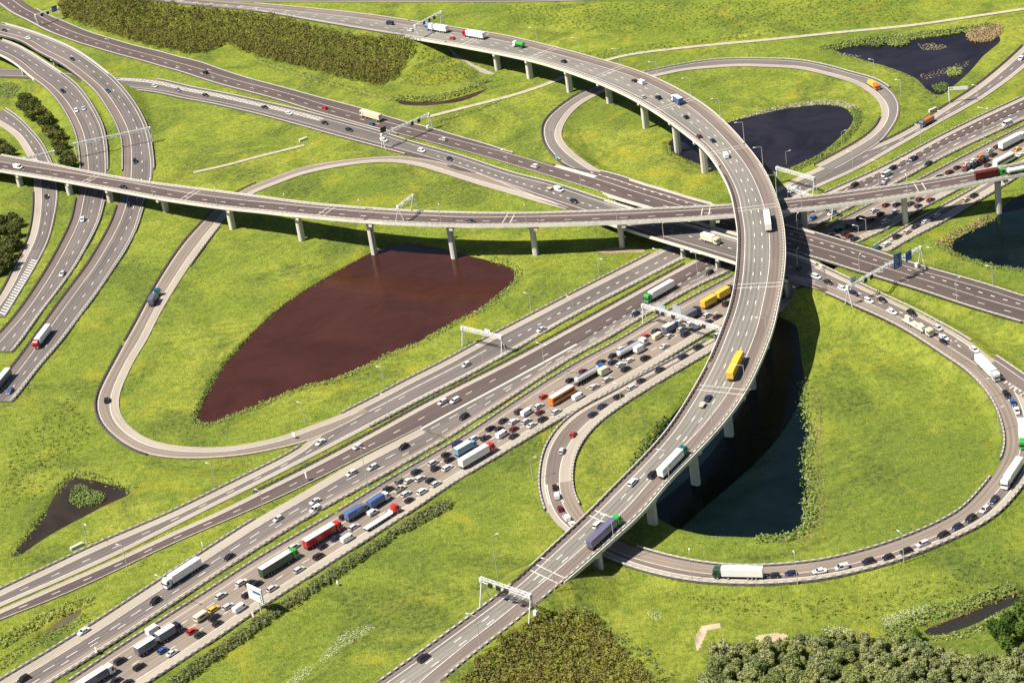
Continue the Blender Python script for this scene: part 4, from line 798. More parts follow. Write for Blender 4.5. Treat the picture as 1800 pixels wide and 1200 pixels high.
#VEH
# ------------------------------------------------------------------ vehicles (x forward, origin on the road under the centre)
def wheel(mb_parts,x,y,r=.33,w=.22): mb_parts.append(('wheel',(x,y,r),r,w))
WM={}
def wheelmesh(r,w_):
    k=(r,w_)
    if k not in WM:
        o=MB(); o.cyl((0,0,0),(0,1,0),r,w_,14,0); o.cyl((0,0,0),(0,1,0),r*.55,w_+.03,10,1); WM[k]=o.mesh('wheel',[TYRE,STEEL])
    return WM[k]
TEMPL={}
def car_parts(kind,col):
    P=[]
    dims={'hatch':(4.05,1.78,1.46),'saloon':(4.6,1.8,1.42),'estate':(4.65,1.82,1.48),'suv':(4.6,1.9,1.72),'mpv':(4.5,1.85,1.65),'van':(5.3,2.0,2.15),'smallvan':(4.4,1.85,1.82),'pickup':(5.2,1.9,1.75)}
    L,Wd,Hh=dims[kind]; x0,x1=-L/2,L/2; y=Wd/2; belt=.92 if kind not in('suv','van','smallvan','mpv') else (1.05 if kind!='van' else 1.2)
    hood={'hatch':.95,'saloon':1.15,'estate':1.1,'suv':1.1,'mpv':.85,'van':.65,'smallvan':.85,'pickup':1.2}[kind]; boot={'hatch':.12,'saloon':.85,'estate':.12,'suv':.12,'mpv':.1,'van':.03,'smallvan':.05,'pickup':2.1}[kind]
    b=MB()
    b.loft([(x0,-y+.22,y-.22,.42,belt-.22),(x0+.12,-y+.07,y-.07,.28,belt-.04),(x0+.5,-y,y,.22,belt),(x1-hood-.25,-y,y,.22,belt),(x1-.45,-y+.02,y-.02,.22,belt-.13),(x1-.12,-y+.12,y-.12,.28,belt-.25),(x1,-y+.3,y-.3,.38,belt-.38)],.13)
    gx0,gx1=x0+boot,x1-hood; rs=.42 if kind!='van' else .12; fs=.75 if kind!='van' else .45
    ins=.17 if kind!='van' else .08
    # roof and pillars in body colour
    b.loft([(gx0+rs-.04,-y+ins+.05,y-ins-.05,Hh-.09,Hh-.03),(gx0+rs+.2,-y+ins,y-ins,Hh-.1,Hh),(gx1-fs-.15,-y+ins,y-ins,Hh-.1,Hh),(gx1-fs+.05,-y+ins+.06,y-ins-.06,Hh-.1,Hh-.04)],.05)
    for s in (-1,1):
        for xa,xb in ((gx0+.05,gx0+rs),(gx1-.02,gx1-fs),((gx0+gx1)/2-.25,(gx0+gx1)/2-.22)):
            b.bar((xa,s*(y-.07),belt-.03),(xb,s*(y-ins-.01),Hh-.06),.055,4)
    if kind in('van','smallvan'):
        xr=gx1-fs-(.75 if kind=='van' else 1.0)
        b.loft([(gx0,-y+.05,y-.05,belt-.05,Hh-.02),(xr,-y+.05,y-.05,belt-.05,Hh-.02)],.1)
    P.append(('body',b,paint(col)))
    g=MB(); g.add([(gx0+.02,-y+.05,belt-.04),(gx1,-y+.05,belt-.04),(gx1,y-.05,belt-.04),(gx0+.02,y-.05,belt-.04),(gx0+rs,-y+ins+.03,Hh-.05),(gx1-fs,-y+ins+.03,Hh-.05),(gx1-fs,y-ins-.03,Hh-.05),(gx0+rs,y-ins-.03,Hh-.05)],[(0,3,2,1),(4,5,6,7),(0,1,5,4),(1,2,6,5),(2,3,7,6),(3,0,4,7)])
    P.append(('window_glass',g,GLASS))
    if kind=='pickup':
        c=MB(); c.box(x0+.15,gx0-.05,-y+.12,y-.12,belt-.02,belt+.03); P.append(('load_bed',c,CHAS))
    for s in (-1,1):
        h=MB(); h.cbox(x1-.28,x1-.03,s*(y-.33)-.2,s*(y-.33)+.2,belt-.44,belt-.27,.04); P.append(('headlight',h,HEADL))
        h=MB(); h.cbox(x0+.0,x0+.14,s*(y-.25)-.17,s*(y-.25)+.17,belt-.36,belt-.12,.03); P.append(('tail_light',h,TAILL))
    wb=(x1-.85,x0+.8)
    return P,[(xx,s*(y-.1),.33,.22) for xx in wb for s in (-1,1)]
def cab(P,x1,w_,h,col,dark=GLASS):   # lorry tractor cab, front at x1
    y=w_/2; b=MB(); b.loft([(x1-2.3,-y+.05,y-.05,.75,h-.05),(x1-.55,-y,y,.6,h),(x1-.12,-y+.05,y-.05,.5,h-.45),(x1,-y+.2,y-.2,.55,1.75)],.16); P.append(('cab',b,paint(col)))
    g=MB(); g.add([(x1-.04,-y+.2,1.75),(x1-.04,y-.2,1.75),(x1-.27,y-.2,h-.65),(x1-.27,-y+.2,h-.65),(x1+.06,-y+.15,1.75),(x1+.06,y-.15,1.75),(x1-.19,y-.18,h-.62),(x1-.19,-y+.18,h-.62)],[(0,1,2,3),(4,5,6,7),(0,1,5,4),(1,2,6,5),(2,3,7,6),(3,0,4,7)]); P.append(('windscreen',g,dark))
    for s in (-1,1):
        g=MB(); g.box(x1-1.35,x1-.5,s*(y+.005)-.02,s*(y+.005)+.02,1.75,h-.75); P.append(('side_window',g,dark))
        g=MB(); g.box(x1-.1,x1+.1,s*(y+.22)-.12,s*(y+.22)+.12,1.7,2.5); P.append(('mirror',g,CHAS))
        g=MB(); g.cbox(x1-.1,x1+.05,s*(y-.4)-.22,s*(y-.4)+.22,.75,.98,.04); P.append(('headlight',g,HEADL))
def box_body(P,x0,x1,w_,z0,z1,roof,side,name='cargo_box'):
    y=w_/2; b=MB(); b.cbox(x0,x1,-y,y,z0,z1-.12,.05,0); b.cbox(x0+.03,x1-.03,-y+.03,y-.03,z1-.13,z1,.05,1); P.append((name,b,[paint(side),paint(roof)]))
    g=MB(); g.box(x0-.03,x0+.01,-y+.12,-.03,z0+.12,z1-.3); g.box(x0-.03,x0+.01,.03,y-.12,z0+.12,z1-.3); P.append(('rear_door',g,paint(side if side!='purple blue' else 'slate')))
    for s in (-1,1):
        g=MB(); g.box(x0-.04,x0+.03,s*(y-.35)-.22,s*(y-.35)+.22,z0-.25,z0-.08); P.append(('tail_light',g,TAILL))
def chassis(P,x0,x1,z=1.0): b=MB(); b.box(x0,x1,-.75,.75,z-.35,z); b.box(x0,x0+.2,-1.15,1.15,z-.55,z-.25); P.append(('chassis',b,CHAS))
def template(kind,cols):
    key=(kind,cols)
    if key in TEMPL: return TEMPL[key]
    P=[]; Wl=[]
    c=cols.split('/')
    R5_=.48
    if kind in('hatch','saloon','estate','suv','mpv','van','smallvan','pickup'): P,Wl=car_parts(kind,c[0])
    elif kind=='artic':   # cab/roof/side
        cab(P,8.1,2.48,3.75,c[0]); box_body(P,-8.1,5.35,2.55,1.15,4.0,c[1],c[2]); chassis(P,-8,6.5)
        if c[1]=='white' or 1: pass
        Wl=[(x,s*1.05,R5_,.34) for x in (-3.2,-4.55,-5.9,3.2,6.7) for s in (-1,1)]
    elif kind=='rigid':
        cab(P,4.6,2.4,3.2,c[0]); box_body(P,-4.7,2.2,2.5,1.05,3.7,c[1],c[2]); chassis(P,-4.6,3.6)
        Wl=[(x,s*1.0,R5_,.32) for x in (-2.6,3.1) for s in (-1,1)]
    elif kind=='boxvan':
        P0,Wl=car_parts('van',c[0]); P=[p for p in P0]
        b=MB(); b.cbox(-3.1,.9,-1.1,1.1,.85,3.0,.06); P.append(('cargo_box',b,paint(c[1]))); 
    elif kind=='roadtrain':
        cab(P,9.2,2.48,3.6,c[0]); box_body(P,-.2,6.7,2.55,1.1,3.95,c[1],c[2]); box_body(P,-9.0,-1.6,2.55,1.1,3.95,c[1],c[2],'trailer_box'); chassis(P,-.3,7.5); b=MB(); b.box(-8.8,0,-.4,.4,.7,1.05); P.append(('drawbar',b,CHAS))
        Wl=[(x,s*1.05,R5_,.34) for x in (-7.4,-6.1,-2.9,1.2,2.5,7.7) for s in (-1,1)]
    elif kind=='container':
        cab(P,6.6,2.48,3.5,c[0]); chassis(P,-6.2,5)
        b=MB(); b.cbox(-6.2,0.2 if len(c)>3 else 3.9,-1.22,1.22,1.2,3.8,.04)
        xe=0.2 if len(c)>3 else 3.9
        for i in range(int((xe+6)/.6)): 
            for s in (-1,1): b.box(-6+i*.6,-5.75+i*.6,s*1.25-.04,s*1.25+.04,1.35,3.65)
        P.append(('container',b,paint(c[1]))); Wl=[(x,s*1.05,R5_,.34) for x in (-4.8,-3.5,2.2,5.2) for s in (-1,1)]
    elif kind=='tanker':
        cab(P,8.0,2.48,3.3,c[0]); chassis(P,-7.6,6.2)
        b=MB(); b.cyl((-1.3,0,2.35),(1,0,0),1.18,11.6,20); b.bar((-7.1,0,2.35),(-7.5,0,2.35),1.15,20,.7); b.bar((4.5,0,2.35),(4.9,0,2.35),1.15,20,.7); P.append(('tank',b,paint(c[1])))
        b=MB(); b.box(-6.5,3.8,-.3,.3,3.5,3.58); 
        for i in range(5): b.cyl((-5.4+i*2.1,0,3.62),(0,0,1),.28,.22,10)
        P.append(('walkway',b,paint('slate'))); Wl=[(x,s*1.05,R5_,.34) for x in (-3.2,-4.55,-5.9,3.2,6.6) for s in (-1,1)]
    elif kind=='minitanker':
        cab(P,4.2,2.4,3.0,c[0]); chassis(P,-4.2,3)
        b=MB(); b.cyl((-1.2,0,2.2),(1,0,0),1.12,6.0,18); b.bar((1.8,0,2.2),(2.1,0,2.2),1.1,18,.6); b.bar((-4.2,0,2.2),(-4.5,0,2.2),1.1,18,.6); P.append(('tank',b,paint(c[1]))); Wl=[(x,s*1.0,R5_,.32) for x in (-2.9,-1.6,2.8) for s in (-1,1)]
    elif kind=='tipper':
        cab(P,4.6,2.45,3.0,c[0]); chassis(P,-4.4,3.4)
        b=MB(); b.loft([(-4.5,-1.2,1.2,1.2,2.9),(-4.1,-1.25,1.25,1.1,3.0),(1.6,-1.25,1.25,1.1,3.0),(1.9,-1.2,1.2,1.3,3.2)],.1); P.append(('skip_body',b,paint(c[1]))); Wl=[(x,s*1.0,R5_,.32) for x in (-3.1,-1.8,3.0) for s in (-1,1)]
    elif kind=='flatbed':
        cab(P,8.0,2.48,3.2,c[0]); chassis(P,-7.8,6.2); b=MB(); b.cbox(-8,4.6,-1.25,1.25,1.05,1.3,.05); b.box(4.4,4.6,-1.25,1.25,1.3,2.2); P.append(('flat_deck',b,paint(c[1])))
        if len(c)>2: 
            b=MB(); b.cbox(-3,0,-1,1,1.3,2.2,.1); b.cbox(.5,3.4,-.9,.9,1.3,2.6,.1); b.cbox(-7,-4.4,-.5,.5,1.3,3.4,.1); P.append(('machine_load',b,paint(c[2])))
        Wl=[(x,s*1.05,R5_,.34) for x in (-3.2,-4.55,-5.9,3.2,6.6) for s in (-1,1)]
    elif kind=='tractorunit':
        cab(P,3.1,2.48,3.5,c[0]); chassis(P,-3.0,1.5); b=MB(); b.cbox(-1.6,-.2,-.6,.6,1.05,1.25,.05); P.append(('fifth_wheel',b,CHAS)); Wl=[(x,s*1.05,R5_,.34) for x in (-1.6,2.0) for s in (-1,1)]
    elif kind=='transporter':
        cab(P,8.2,2.48,2.9,c[0]); chassis(P,-8,6.4)
        b=MB(); b.box(-8.2,7.4,-1.25,-1.15,2.55,2.7); b.box(-8.2,7.4,1.15,1.25,2.55,2.7); b.box(-8.2,5.5,-1.2,1.2,1.0,1.1)
        for x in np.arange(-8,6,2.3):
            for s in (-1,1): b.bar((x,s*1.2,1.0),(x+.6,s*1.2,2.65),.08,4)
        P.append(('car_deck',b,paint('slate'))); Wl=[(x,s*1.05,.42,.34) for x in (-3.2,-4.4,3.2,6.7) for s in (-1,1)]
    elif kind=='coach':
        b=MB(); b.loft([(-6.4,-1.15,1.15,.5,3.3),(-6.2,-1.27,1.27,.4,3.55),(5.6,-1.27,1.27,.4,3.55),(6.1,-1.2,1.2,.4,3.2),(6.35,-1.05,1.05,.5,1.6)],.2,0); P.append(('body',b,paint(c[0])))
        b=MB(); b.cbox(-6.15,5.5,-1.14,1.14,3.5,3.62,.05); b.cbox(-1.5,1.6,-.7,.7,3.6,3.85,.06); P.append(('roof',b,paint(c[1])))
        for s in (-1,1): g=MB(); g.box(-5.8,5.3,s*1.28-.02,s*1.28+.02,1.7,2.85); P.append(('side_window',g,GLASS))
        g=MB(); g.add([(6.42,-1.0,1.5),(6.42,1.0,1.5),(6.12,1.1,3.1),(6.12,-1.1,3.1),(6.3,-1.0,1.5),(6.3,1.0,1.5),(6.0,1.1,3.1),(6.0,-1.1,3.1)],[(0,1,2,3),(4,5,6,7),(0,1,5,4),(1,2,6,5),(2,3,7,6),(3,0,4,7)]); P.append(('windscreen',g,GLASS))
        Wl=[(x,s*1.1,.48,.3) for x in (-3.2,-4.4,3.6) for s in (-1,1)]
    elif kind=='caravan':
        b=MB(); b.loft([(-2.6,-1.05,1.05,.6,2.3),(-2.4,-1.12,1.12,.45,2.6),(1.9,-1.12,1.12,.45,2.6),(2.5,-1.05,1.05,.6,1.8)],.18); P.append(('body',b,paint(c[0])))
        g=MB(); g.box(-2.62,-2.55,-.8,.8,1.5,2.1); 
        for s in (-1,1): g.box(-1.6,.9,s*1.13-.02,s*1.13+.02,1.4,2.0)
        P.append(('window_glass',g,GLASS)); b=MB(); b.bar((2.3,0,.5),(3.8,0,.5),.08,5); P.append(('drawbar',b,CHAS)); Wl=[(0,s*1.0,.33,.2) for s in (-1,1)]
    elif kind=='trailer':
        b=MB(); b.cbox(-1.5,1.4,-.85,.85,.55,1.15,.05); P.append(('body',b,paint(c[0]))); b=MB(); b.bar((1.3,0,.5),(2.5,0,.5),.07,5); P.append(('drawbar',b,CHAS)); Wl=[(0,s*.9,.3,.18) for s in (-1,1)]
    T=[(nm,mb.mesh(nm,m)) for nm,mb,m in P]
    TEMPL[key]=(T,Wl); return TEMPL[key]
NM={'hatch':'hatchback','saloon':'saloon car','estate':'estate car','suv':'off-roader','mpv':'people carrier','van':'van','smallvan':'small van','pickup':'pickup','artic':'articulated lorry','rigid':'box lorry','boxvan':'box van','roadtrain':'lorry and trailer','container':'container lorry','tanker':'tanker lorry','minitanker':'tank lorry','tipper':'tipper lorry','flatbed':'flatbed lorry','tractorunit':'lorry tractor unit','transporter':'car transporter','coach':'coach','caravan':'caravan','trailer':'car trailer'}
CAT={'van':'van','smallvan':'van','boxvan':'van','coach':'coach','caravan':'caravan','trailer':'trailer'}
NAME={'hatch':'car','saloon':'car','estate':'car','suv':'car','mpv':'car','van':'van','smallvan':'van','pickup':'pickup_truck','boxvan':'box_van','coach':'coach','caravan':'caravan','trailer':'car_trailer'}
BIG={'artic','rigid','roadtrain','container','tanker','minitanker','tipper','flatbed','tractorunit','transporter','coach','caravan'}
VEH=[]
def put(px,py,kind,cols,key,label=None,flip=1,rot=0):
    if key=='C2' and px>760: key='C2N'
    r=ROADS[key]; zc=.7 if kind not in BIG else 1.9
    if kind=='van' : zc=1.0
    z={'VIA':12.,'FLY':12.}.get(key,0.); 
    for _ in range(14):
        P_=W(px,py,z+zc); i=int(np.argmin(np.linalg.norm(r.C[:,:2]-P_[:2],axis=1))); z=.5*z+.5*(r.C[i][2]+r.lift)
    z=r.C[i][2]+r.lift; P_=W(px,py,z+zc); i=int(np.argmin(np.linalg.norm(r.C[:,:2]-P_[:2],axis=1)))
    f=np.clip(((P_-r.L[i])@r.U[i])/r.w[i],0,1); z=(r.L[i][2]*(1-f)+r.R[i][2]*f)+r.lift+.02
    T_=r.T[i]*r.dir*flip
    VEH.append(dict(p=np.array([P_[0],P_[1],z]),th=math.atan2(T_[1],T_[0])+rot,pitch=math.atan2(-T_[2],math.hypot(T_[0],T_[1])),kind=kind,cols=cols,key=key,s=(r.s[i]+float((P_-r.C[i])@r.T[i]))*r.dir,label=label,px=(px,py),lat=f*r.w[i]))
LEN={'hatch':4.05,'saloon':4.6,'estate':4.65,'suv':4.6,'mpv':4.5,'van':5.3,'smallvan':4.4,'pickup':5.2,'boxvan':5.8,'artic':16.3,'rigid':9.4,'roadtrain':18.3,'container':12.9,'tanker':15.6,'minitanker':8.8,'tipper':9.2,'flatbed':16.2,'tractorunit':6.2,'transporter':16.6,'coach':12.8,'caravan':6,'trailer':3.8}
CK={'h':'hatch','s':'saloon','e':'estate','u':'suv','m':'mpv','v':'van','w':'smallvan','p':'pickup'}
CC={'k':'black','d':'dark grey','g':'grey','s':'silver','w':'white','n':'navy blue','b':'blue','r':'red','q':'dark red','t':'teal','e':'beige','y':'yellow','c':'cream'}
def tile(ox,oy,sc,key,txt):
    for t in txt.split():
        x,y,kc=t.split(','); put(ox+float(x)/sc,oy+float(y)/sc,CK[kc[0]],CC[kc[1]],key)
tile(0,0,4,'L2','30,215,hd 195,268,sw 508,415,hn 755,637,ht 948,1133,uk')
tile(0,0,4,'L1','440,640,ek 535,775,hw 587,762,ss')
tile(0,0,4,'R2','1085,605,hs 1250,632,hg 1445,668,hk')
tile(0,0,4,'R1','1443,510,mk'); tile(0,0,4,'VIA','125,1172,vw')
tile(450,0,4,'FLY','940,163,vn 1085,212,hw 1378,268,hr')
tile(450,0,4,'R1','480,758,hr 812,870,ht 1315,978,es')
tile(450,0,4,'R2','60,752,sk 232,795,hw 483,863,sk 655,912,ek 900,985,ww 1163,1058,mw 1363,1117,hn')
tile(900,0,4,'FLY','362,430,hk 858,568,hq 910,578,vw 918,677,hs 1027,685,uk 1222,820,hk 1315,953,hq 1410,985,hn 1502,1090,vw')
tile(900,0,4,'R1','160,1167,mw')
tile(1350,0,4,'C1a','1780,410,ew'); tile(1350,0,4,'C2','1680,865,vw')
tile(1500,200,6,'C2','635,475,un 790,530,uk 410,575,mk 345,635,vs 340,703,hs 315,757,hg 10,750,mk')
tile(1500,200,6,'C3','1515,345,hq 1440,385,hs 1475,430,ek 1735,370,hy 1762,430,sw 1420,540,hq 1095,565,hk 1015,615,mq 1255,610,es 910,660,sn 345,960,hq 460,955,en 600,945,sd 700,900,hq 815,905,sq 685,968,hd 220,1018,es 288,1050,hk 445,1025,hs 75,1100,uk 190,1112,hk 340,1135,mw')
tile(1500,200,6,'R5','880,1070,hs 770,1130,ew 1190,905,he 1275,860,mk 660,1182,sk')
tile(1350,300,4,'C1a','175,135,vs')
tile(1350,300,4,'C2','315,333,hb 450,297,mw')
tile(1350,300,4,'C3','440,450,hk 500,410,ed 570,382,sk 540,440,hk 625,412,sk 472,472,ek 517,490,hd 572,457,hq 612,478,en')
tile(1350,300,4,'R5','980,428,he 908,462,uk 833,515,ew 770,545,wt')
tile(1350,300,4,'LC','338,743,mw 420,780,sk 525,825,sw 600,860,en 705,908,ew 803,902,hk 870,990,sw 1010,995,uk 1195,1100,hs 1232,1172,sw 215,685,hk')
tile(900,300,4,'R2','330,133,vw 437,213,mk')
tile(900,300,4,'C2','1390,715,hk 870,1005,hn'); tile(900,300,4,'C1a','205,1113,ss')
tile(1100,520,9,'C3','1100,195,sk 1290,300,es 1455,325,ek 1305,410,sn 1135,480,ww 1025,432,hw 1600,120,uk 880,520,es 945,600,un 690,630,hs 470,548,sd 505,630,vc 310,630,hr 95,740,hd 610,790,ss 310,980,uk 10,1040,hw')
tile(1100,520,9,'R5','1145,805,uk 905,950,en 540,1160,sk 1455,612,hs')
tile(450,300,4,'VIA','1507,357,sk'); tile(0,300,4,'VIA','868,112,en')
tile(0,300,4,'L3','325,183,hk'); tile(0,300,4,'L2','905,240,hk'); tile(0,300,4,'L1','580,343,mw 438,722,es')
tile(0,600,4,'L2','70,347,eb'); tile(0,600,4,'LB','750,410,uk')
tile(450,600,4,'C1a','452,705,sw 1478,160,hs'); tile(450,600,4,'C1b','714,738,hs 1313,422,es 1400,413,mw')
tile(450,600,4,'C2','1462,527,uk 1038,740,uk 672,922,es 820,880,es 415,1120,ss 415,1176,ww')
tile(450,600,4,'C3','1738,555,sk 1650,608,ek 1710,612,hd 1730,650,vw 1613,675,ek 1535,677,es 1425,725,vn 1335,793,hk 1362,828,ek 1245,852,ms 1262,890,hk 1345,887,mw 1127,915,mn 1155,960,es 1225,973,hk 1265,997,es 1012,978,eg 1075,975,hw 930,1037,uk 1055,1068,es 1168,1053,mw 1078,1112,hk 822,1200,ww')
tile(450,900,4,'C3','618,28,hk 688,100,es 560,178,sn 643,180,vw 470,237,hk 440,308,mk 268,238,es 303,400,es 115,530,es 0,498,uk')
tile(450,900,4,'C2','155,42,hs'); tile(450,900,4,'FLY','1180,1025,uk')
tile(0,900,4,'C2','1610,310,sk 1090,622,uk 587,832,sw 165,1170,uk')
tile(0,900,4,'C3','1697,490,ew 1553,582,es 1735,578,hk 1770,500,mk 1605,658,es 1685,668,vw 1498,680,ey 1505,735,uk 1530,777,hk 1350,832,hr 1405,857,hk 1145,968,hb 1210,985,ss 845,1042,uk 980,1082,ek 815,1180,sk 900,1192,hk')
tile(900,600,4,'FLY','990,930,uk 850,990,mw 1375,400,sn')
tile(900,600,4,'R5','908,272,hk 843,320,es 748,385,ek 635,452,sn 568,510,en 428,650,hr 350,765,es 300,1020,hk 315,1083,ww 335,1172,hq')
tile(900,600,4,'C3','770,50,es 710,97,sk 710,143,en 785,147,hw 800,192,mk 625,142,sd 500,207,hq 408,270,hk 670,265,es 580,315,es 465,385,vw 222,385,hr 188,452,es 50,490,md 104,495,vw 197,497,hq 312,490,es 217,545,mk 100,557,es 138,585,ss 14,560,ew 15,612,hq 12,662,sk')
tile(1350,600,4,'LC','1450,52,sw 1675,372,uk 1722,430,hb 1750,485,hw 1590,1110,en 1525,1175,es 1240,0,hk')
tile(1350,900,4,'LC','40,443,hk 158,427,hn 363,410,sw 518,385,ws 705,345,uk 843,312,hk 970,270,ek 1088,217,es 1230,155,ek 1330,98,hn 1425,42,uk')
tile(900,900,4,'FLY','605,85,mw'); tile(900,900,4,'LC','385,40,ww 425,80,sw')
for a_ in [(450+1272/4,200/4,'artic','light blue/white/white','FLY','white articulated lorry with a blue cab under the top gantry'),
 (450+1533/4,245/4,'artic','red/white/white','FLY','white articulated lorry with a red cab at the top of the flyover'),
 (450+808/4,813/4,'artic','cream/cream/cream','R1','cream articulated lorry on the dark upper carriageway by the gantry'),
 (900+46/4,310/4,'minitanker','white/green','FLY','small green tank lorry on the flyover'),
 (900+1160/4,700/4,'rigid','white/white/blue','FLY','white-roofed lorry with blue sides climbing the flyover'),
 (1350+742/4,593/4,'tipper','orange/yellow','LA','orange and yellow lorry rounding the upper loop'),
 (1350+1115/4,848/4,'tipper','slate/rust','C1a','rust-coloured tipper stopped on the ramp by the reed pond'),
 (1350+1715/4,993/4,'artic','white/white/white','C3','long white lorry in the jam at the far right'),
 (1500+1590/6,200+485/6,'coach','white/white','C3','white coach with dark windows in the jam at the right'),
 (1500+1285/6,200+515/6,'transporter','slate','C3','car transporter in the jam above the viaduct'),
 (1500+1440/6,200+635/6,'container','green/dark red','VIA','dark red container lorry with a green cab on the viaduct'),
 (1500+1800/6,200+578/6,'tanker','red/white','VIA','red and white tanker entering at the right end of the viaduct'),
 (900+1395/4,300+478/4,'rigid','cream/white/cream','R2','white box lorry on the low bridge left of the flyover'),
 (900+1035/4,300+850/4,'artic','green/white/white','C2','white articulated lorry with a green cab near the bridges'),
 (900+1445/4,300+888/4,'roadtrain','navy blue/yellow/yellow','C3','yellow lorry and trailer in the jam beside the flyover'),
 (1100+1040/9,520+290/9,'rigid','navy blue/grey/slate','C3','grey box lorry with a navy cab behind the yellow lorry'),
 (1100+735/9,520+480/9,'rigid','white/white/slate','C3','box lorry with dark sides under the wide gantry'),
 (1110.,611.,'tanker','white/silver','C3','silver tanker with a white cab in the jam'),
 (1100+235/9,520+850/9,'boxvan','white/white','C3','white box van beside the silver tanker'),
 (900+545/4,600+228/4,'tanker','blue/silver','C3','silver tanker with a blue cab ahead of the orange coach'),
 (900+655/4,600+213/4,'flatbed' if 0 else 'boxvan','white/cream','C3','cream box van beside the blue-cabbed tanker'),
 (900+352/4,600+375/4,'coach','orange/white','C3','orange coach with a white roof in the jam'),
 (450+1472/4,600+745/4,'rigid','light blue/white/light blue','C3','white and light blue box lorry beside the long red-cabbed lorry'),
 (450+1553/4,600+800/4,'artic','red/white/white','C3','long white lorry with a bright red cab in the jam'),
 (450+1012/4,600+1032/4,'pickup','cream','C3','cream pickup with a long bed in the jam'),
 (450+852/4,600+1118/4,'rigid','white/steel blue/steel blue','C3','blue container lorry with a white cab, the front one of two'),
 (450+712/4,600+1190/4,'rigid','slate/steel blue/steel blue','C3','blue container lorry, the rear one of two'),
 (450+880/4,900+30/4,'flatbed','red/silver','C3','empty silver flatbed pulled by a red tractor'),
 (450+468/4,900+160/4,'artic','red/white/red','C3','red articulated lorry with a white roof in the jam'),
 (450+160/4,900+355/4,'artic','green/white/dark green','C3','green articulated lorry with a white roof in the jam'),
 (1280/4,900+430/4,'artic','white/white/white','C2','all-white articulated lorry at the bottom left, driving alone'),
 (1112/4,900+890/4,'roadtrain','navy blue/white/slate','C3','slate lorry and trailer with white roofs at the bottom left'),
 (1090/4,900+835/4,'boxvan','white/white','C3','white box van beside the slate lorry and trailer'),
 (1412/4,900+718/4,'caravan','cream','C3','small cream caravan in the jam near the large white board'),
 (655/4,900+1178/4,'artic','white/white/slate','C3','white-roofed lorry leaving the picture at the bottom left'),
 (1279+14,600+170/4,'artic','yellow/yellow/yellow','FLY','yellow articulated lorry with a long box on the flyover'),
 (1349,388,'artic','white/white/white','FLY','white articulated lorry at the crest of the flyover'),
 (900+1342/4,600+442/4,'trailer','beige','FLY','beige car trailer towed on the flyover'),
 (900+1132/4,600+838/4,'artic','teal/white/white','FLY','white articulated lorry with a teal cab on the lower flyover'),
 (900+652/4,900+130/4,'artic','green/purple blue/purple blue','FLY','purple-blue articulated lorry with a green cab on the lower flyover'),
 (74,592,'artic','red/white/white','L2','white lorry with a red cab on the left edge road'),
 (2,670,'artic','white/white/slate','L2','white lorry cut off by the left edge of the picture'),
 (271,522,'container','teal/slate/x/short','LB','short dark container lorry with a teal cab on the left loop'),
 (900+1590/4,900+425/4,'artic','dark green/white/white','LC','white lorry with a dark green cab at the bottom of the loop'),
 (1350+1542/4,600+187/4,'artic','white/white/white','LC','white articulated lorry entering the lower right loop'),
 (1797,763,'artic','green/white/white','LC','white lorry with a green cab at the right edge of the loop'),
 (1779,832,'artic','white/white/white','LC','white articulated lorry in the right bend of the loop'),
 (1350+1050/4,300+1085/4,'flatbed','cream/silver/cream','LC','cream flatbed carrying machinery at the start of the loop'),
 (900+268/4,300+127/4,'trailer','beige','R2','beige car trailer behind the white van'),
 ]: put(*a_)
# keep apart what would touch: nudge along the road
for it in range(60):
    mv=0
    for i in range(len(VEH)):
        for j in range(i+1,len(VEH)):
            a_,b_=VEH[i],VEH[j]
            if a_['key']!=b_['key']: continue
            d=b_['p']-a_['p']
            if abs(d[0])>20 or abs(d[1])>20: continue
            t=np.array([math.cos(a_['th']),math.sin(a_['th']),0]); n_=np.array([-t[1],t[0],0]); lo=d@t; la=d@n_
            wa=2.5 if a_['kind'] in BIG else 1.9; wb=2.5 if b_['kind'] in BIG else 1.9
            need=(LEN[a_['kind']]+LEN[b_['kind']])/2+.5; needl=(wa+wb)/2+.25
            if abs(lo)<need and abs(la)<needl:
                e1=need-abs(lo); e2=needl-abs(la); wi=.15 if a_['kind'] in BIG else .5; wj=1-wi if b_['kind'] not in BIG or a_['kind'] in BIG else .15
                if a_['kind'] in BIG and b_['kind'] in BIG: wi=wj=.5
                elif b_['kind'] in BIG: wi,wj=.9,.1
                elif a_['kind'] in BIG: wi,wj=.1,.9
                else: wi=wj=.5
                if e2<e1*.45: v=n_*(1 if la>=0 else -1)*e2
                else: v=t*(1 if lo>=0 else -1)*e1
                a_['p'][:2]-=v[:2]*wi*.5; b_['p'][:2]+=v[:2]*wj*.5; mv+=1
    if not mv: break
if len([1 for _ in VEH])==0: raise SystemExit
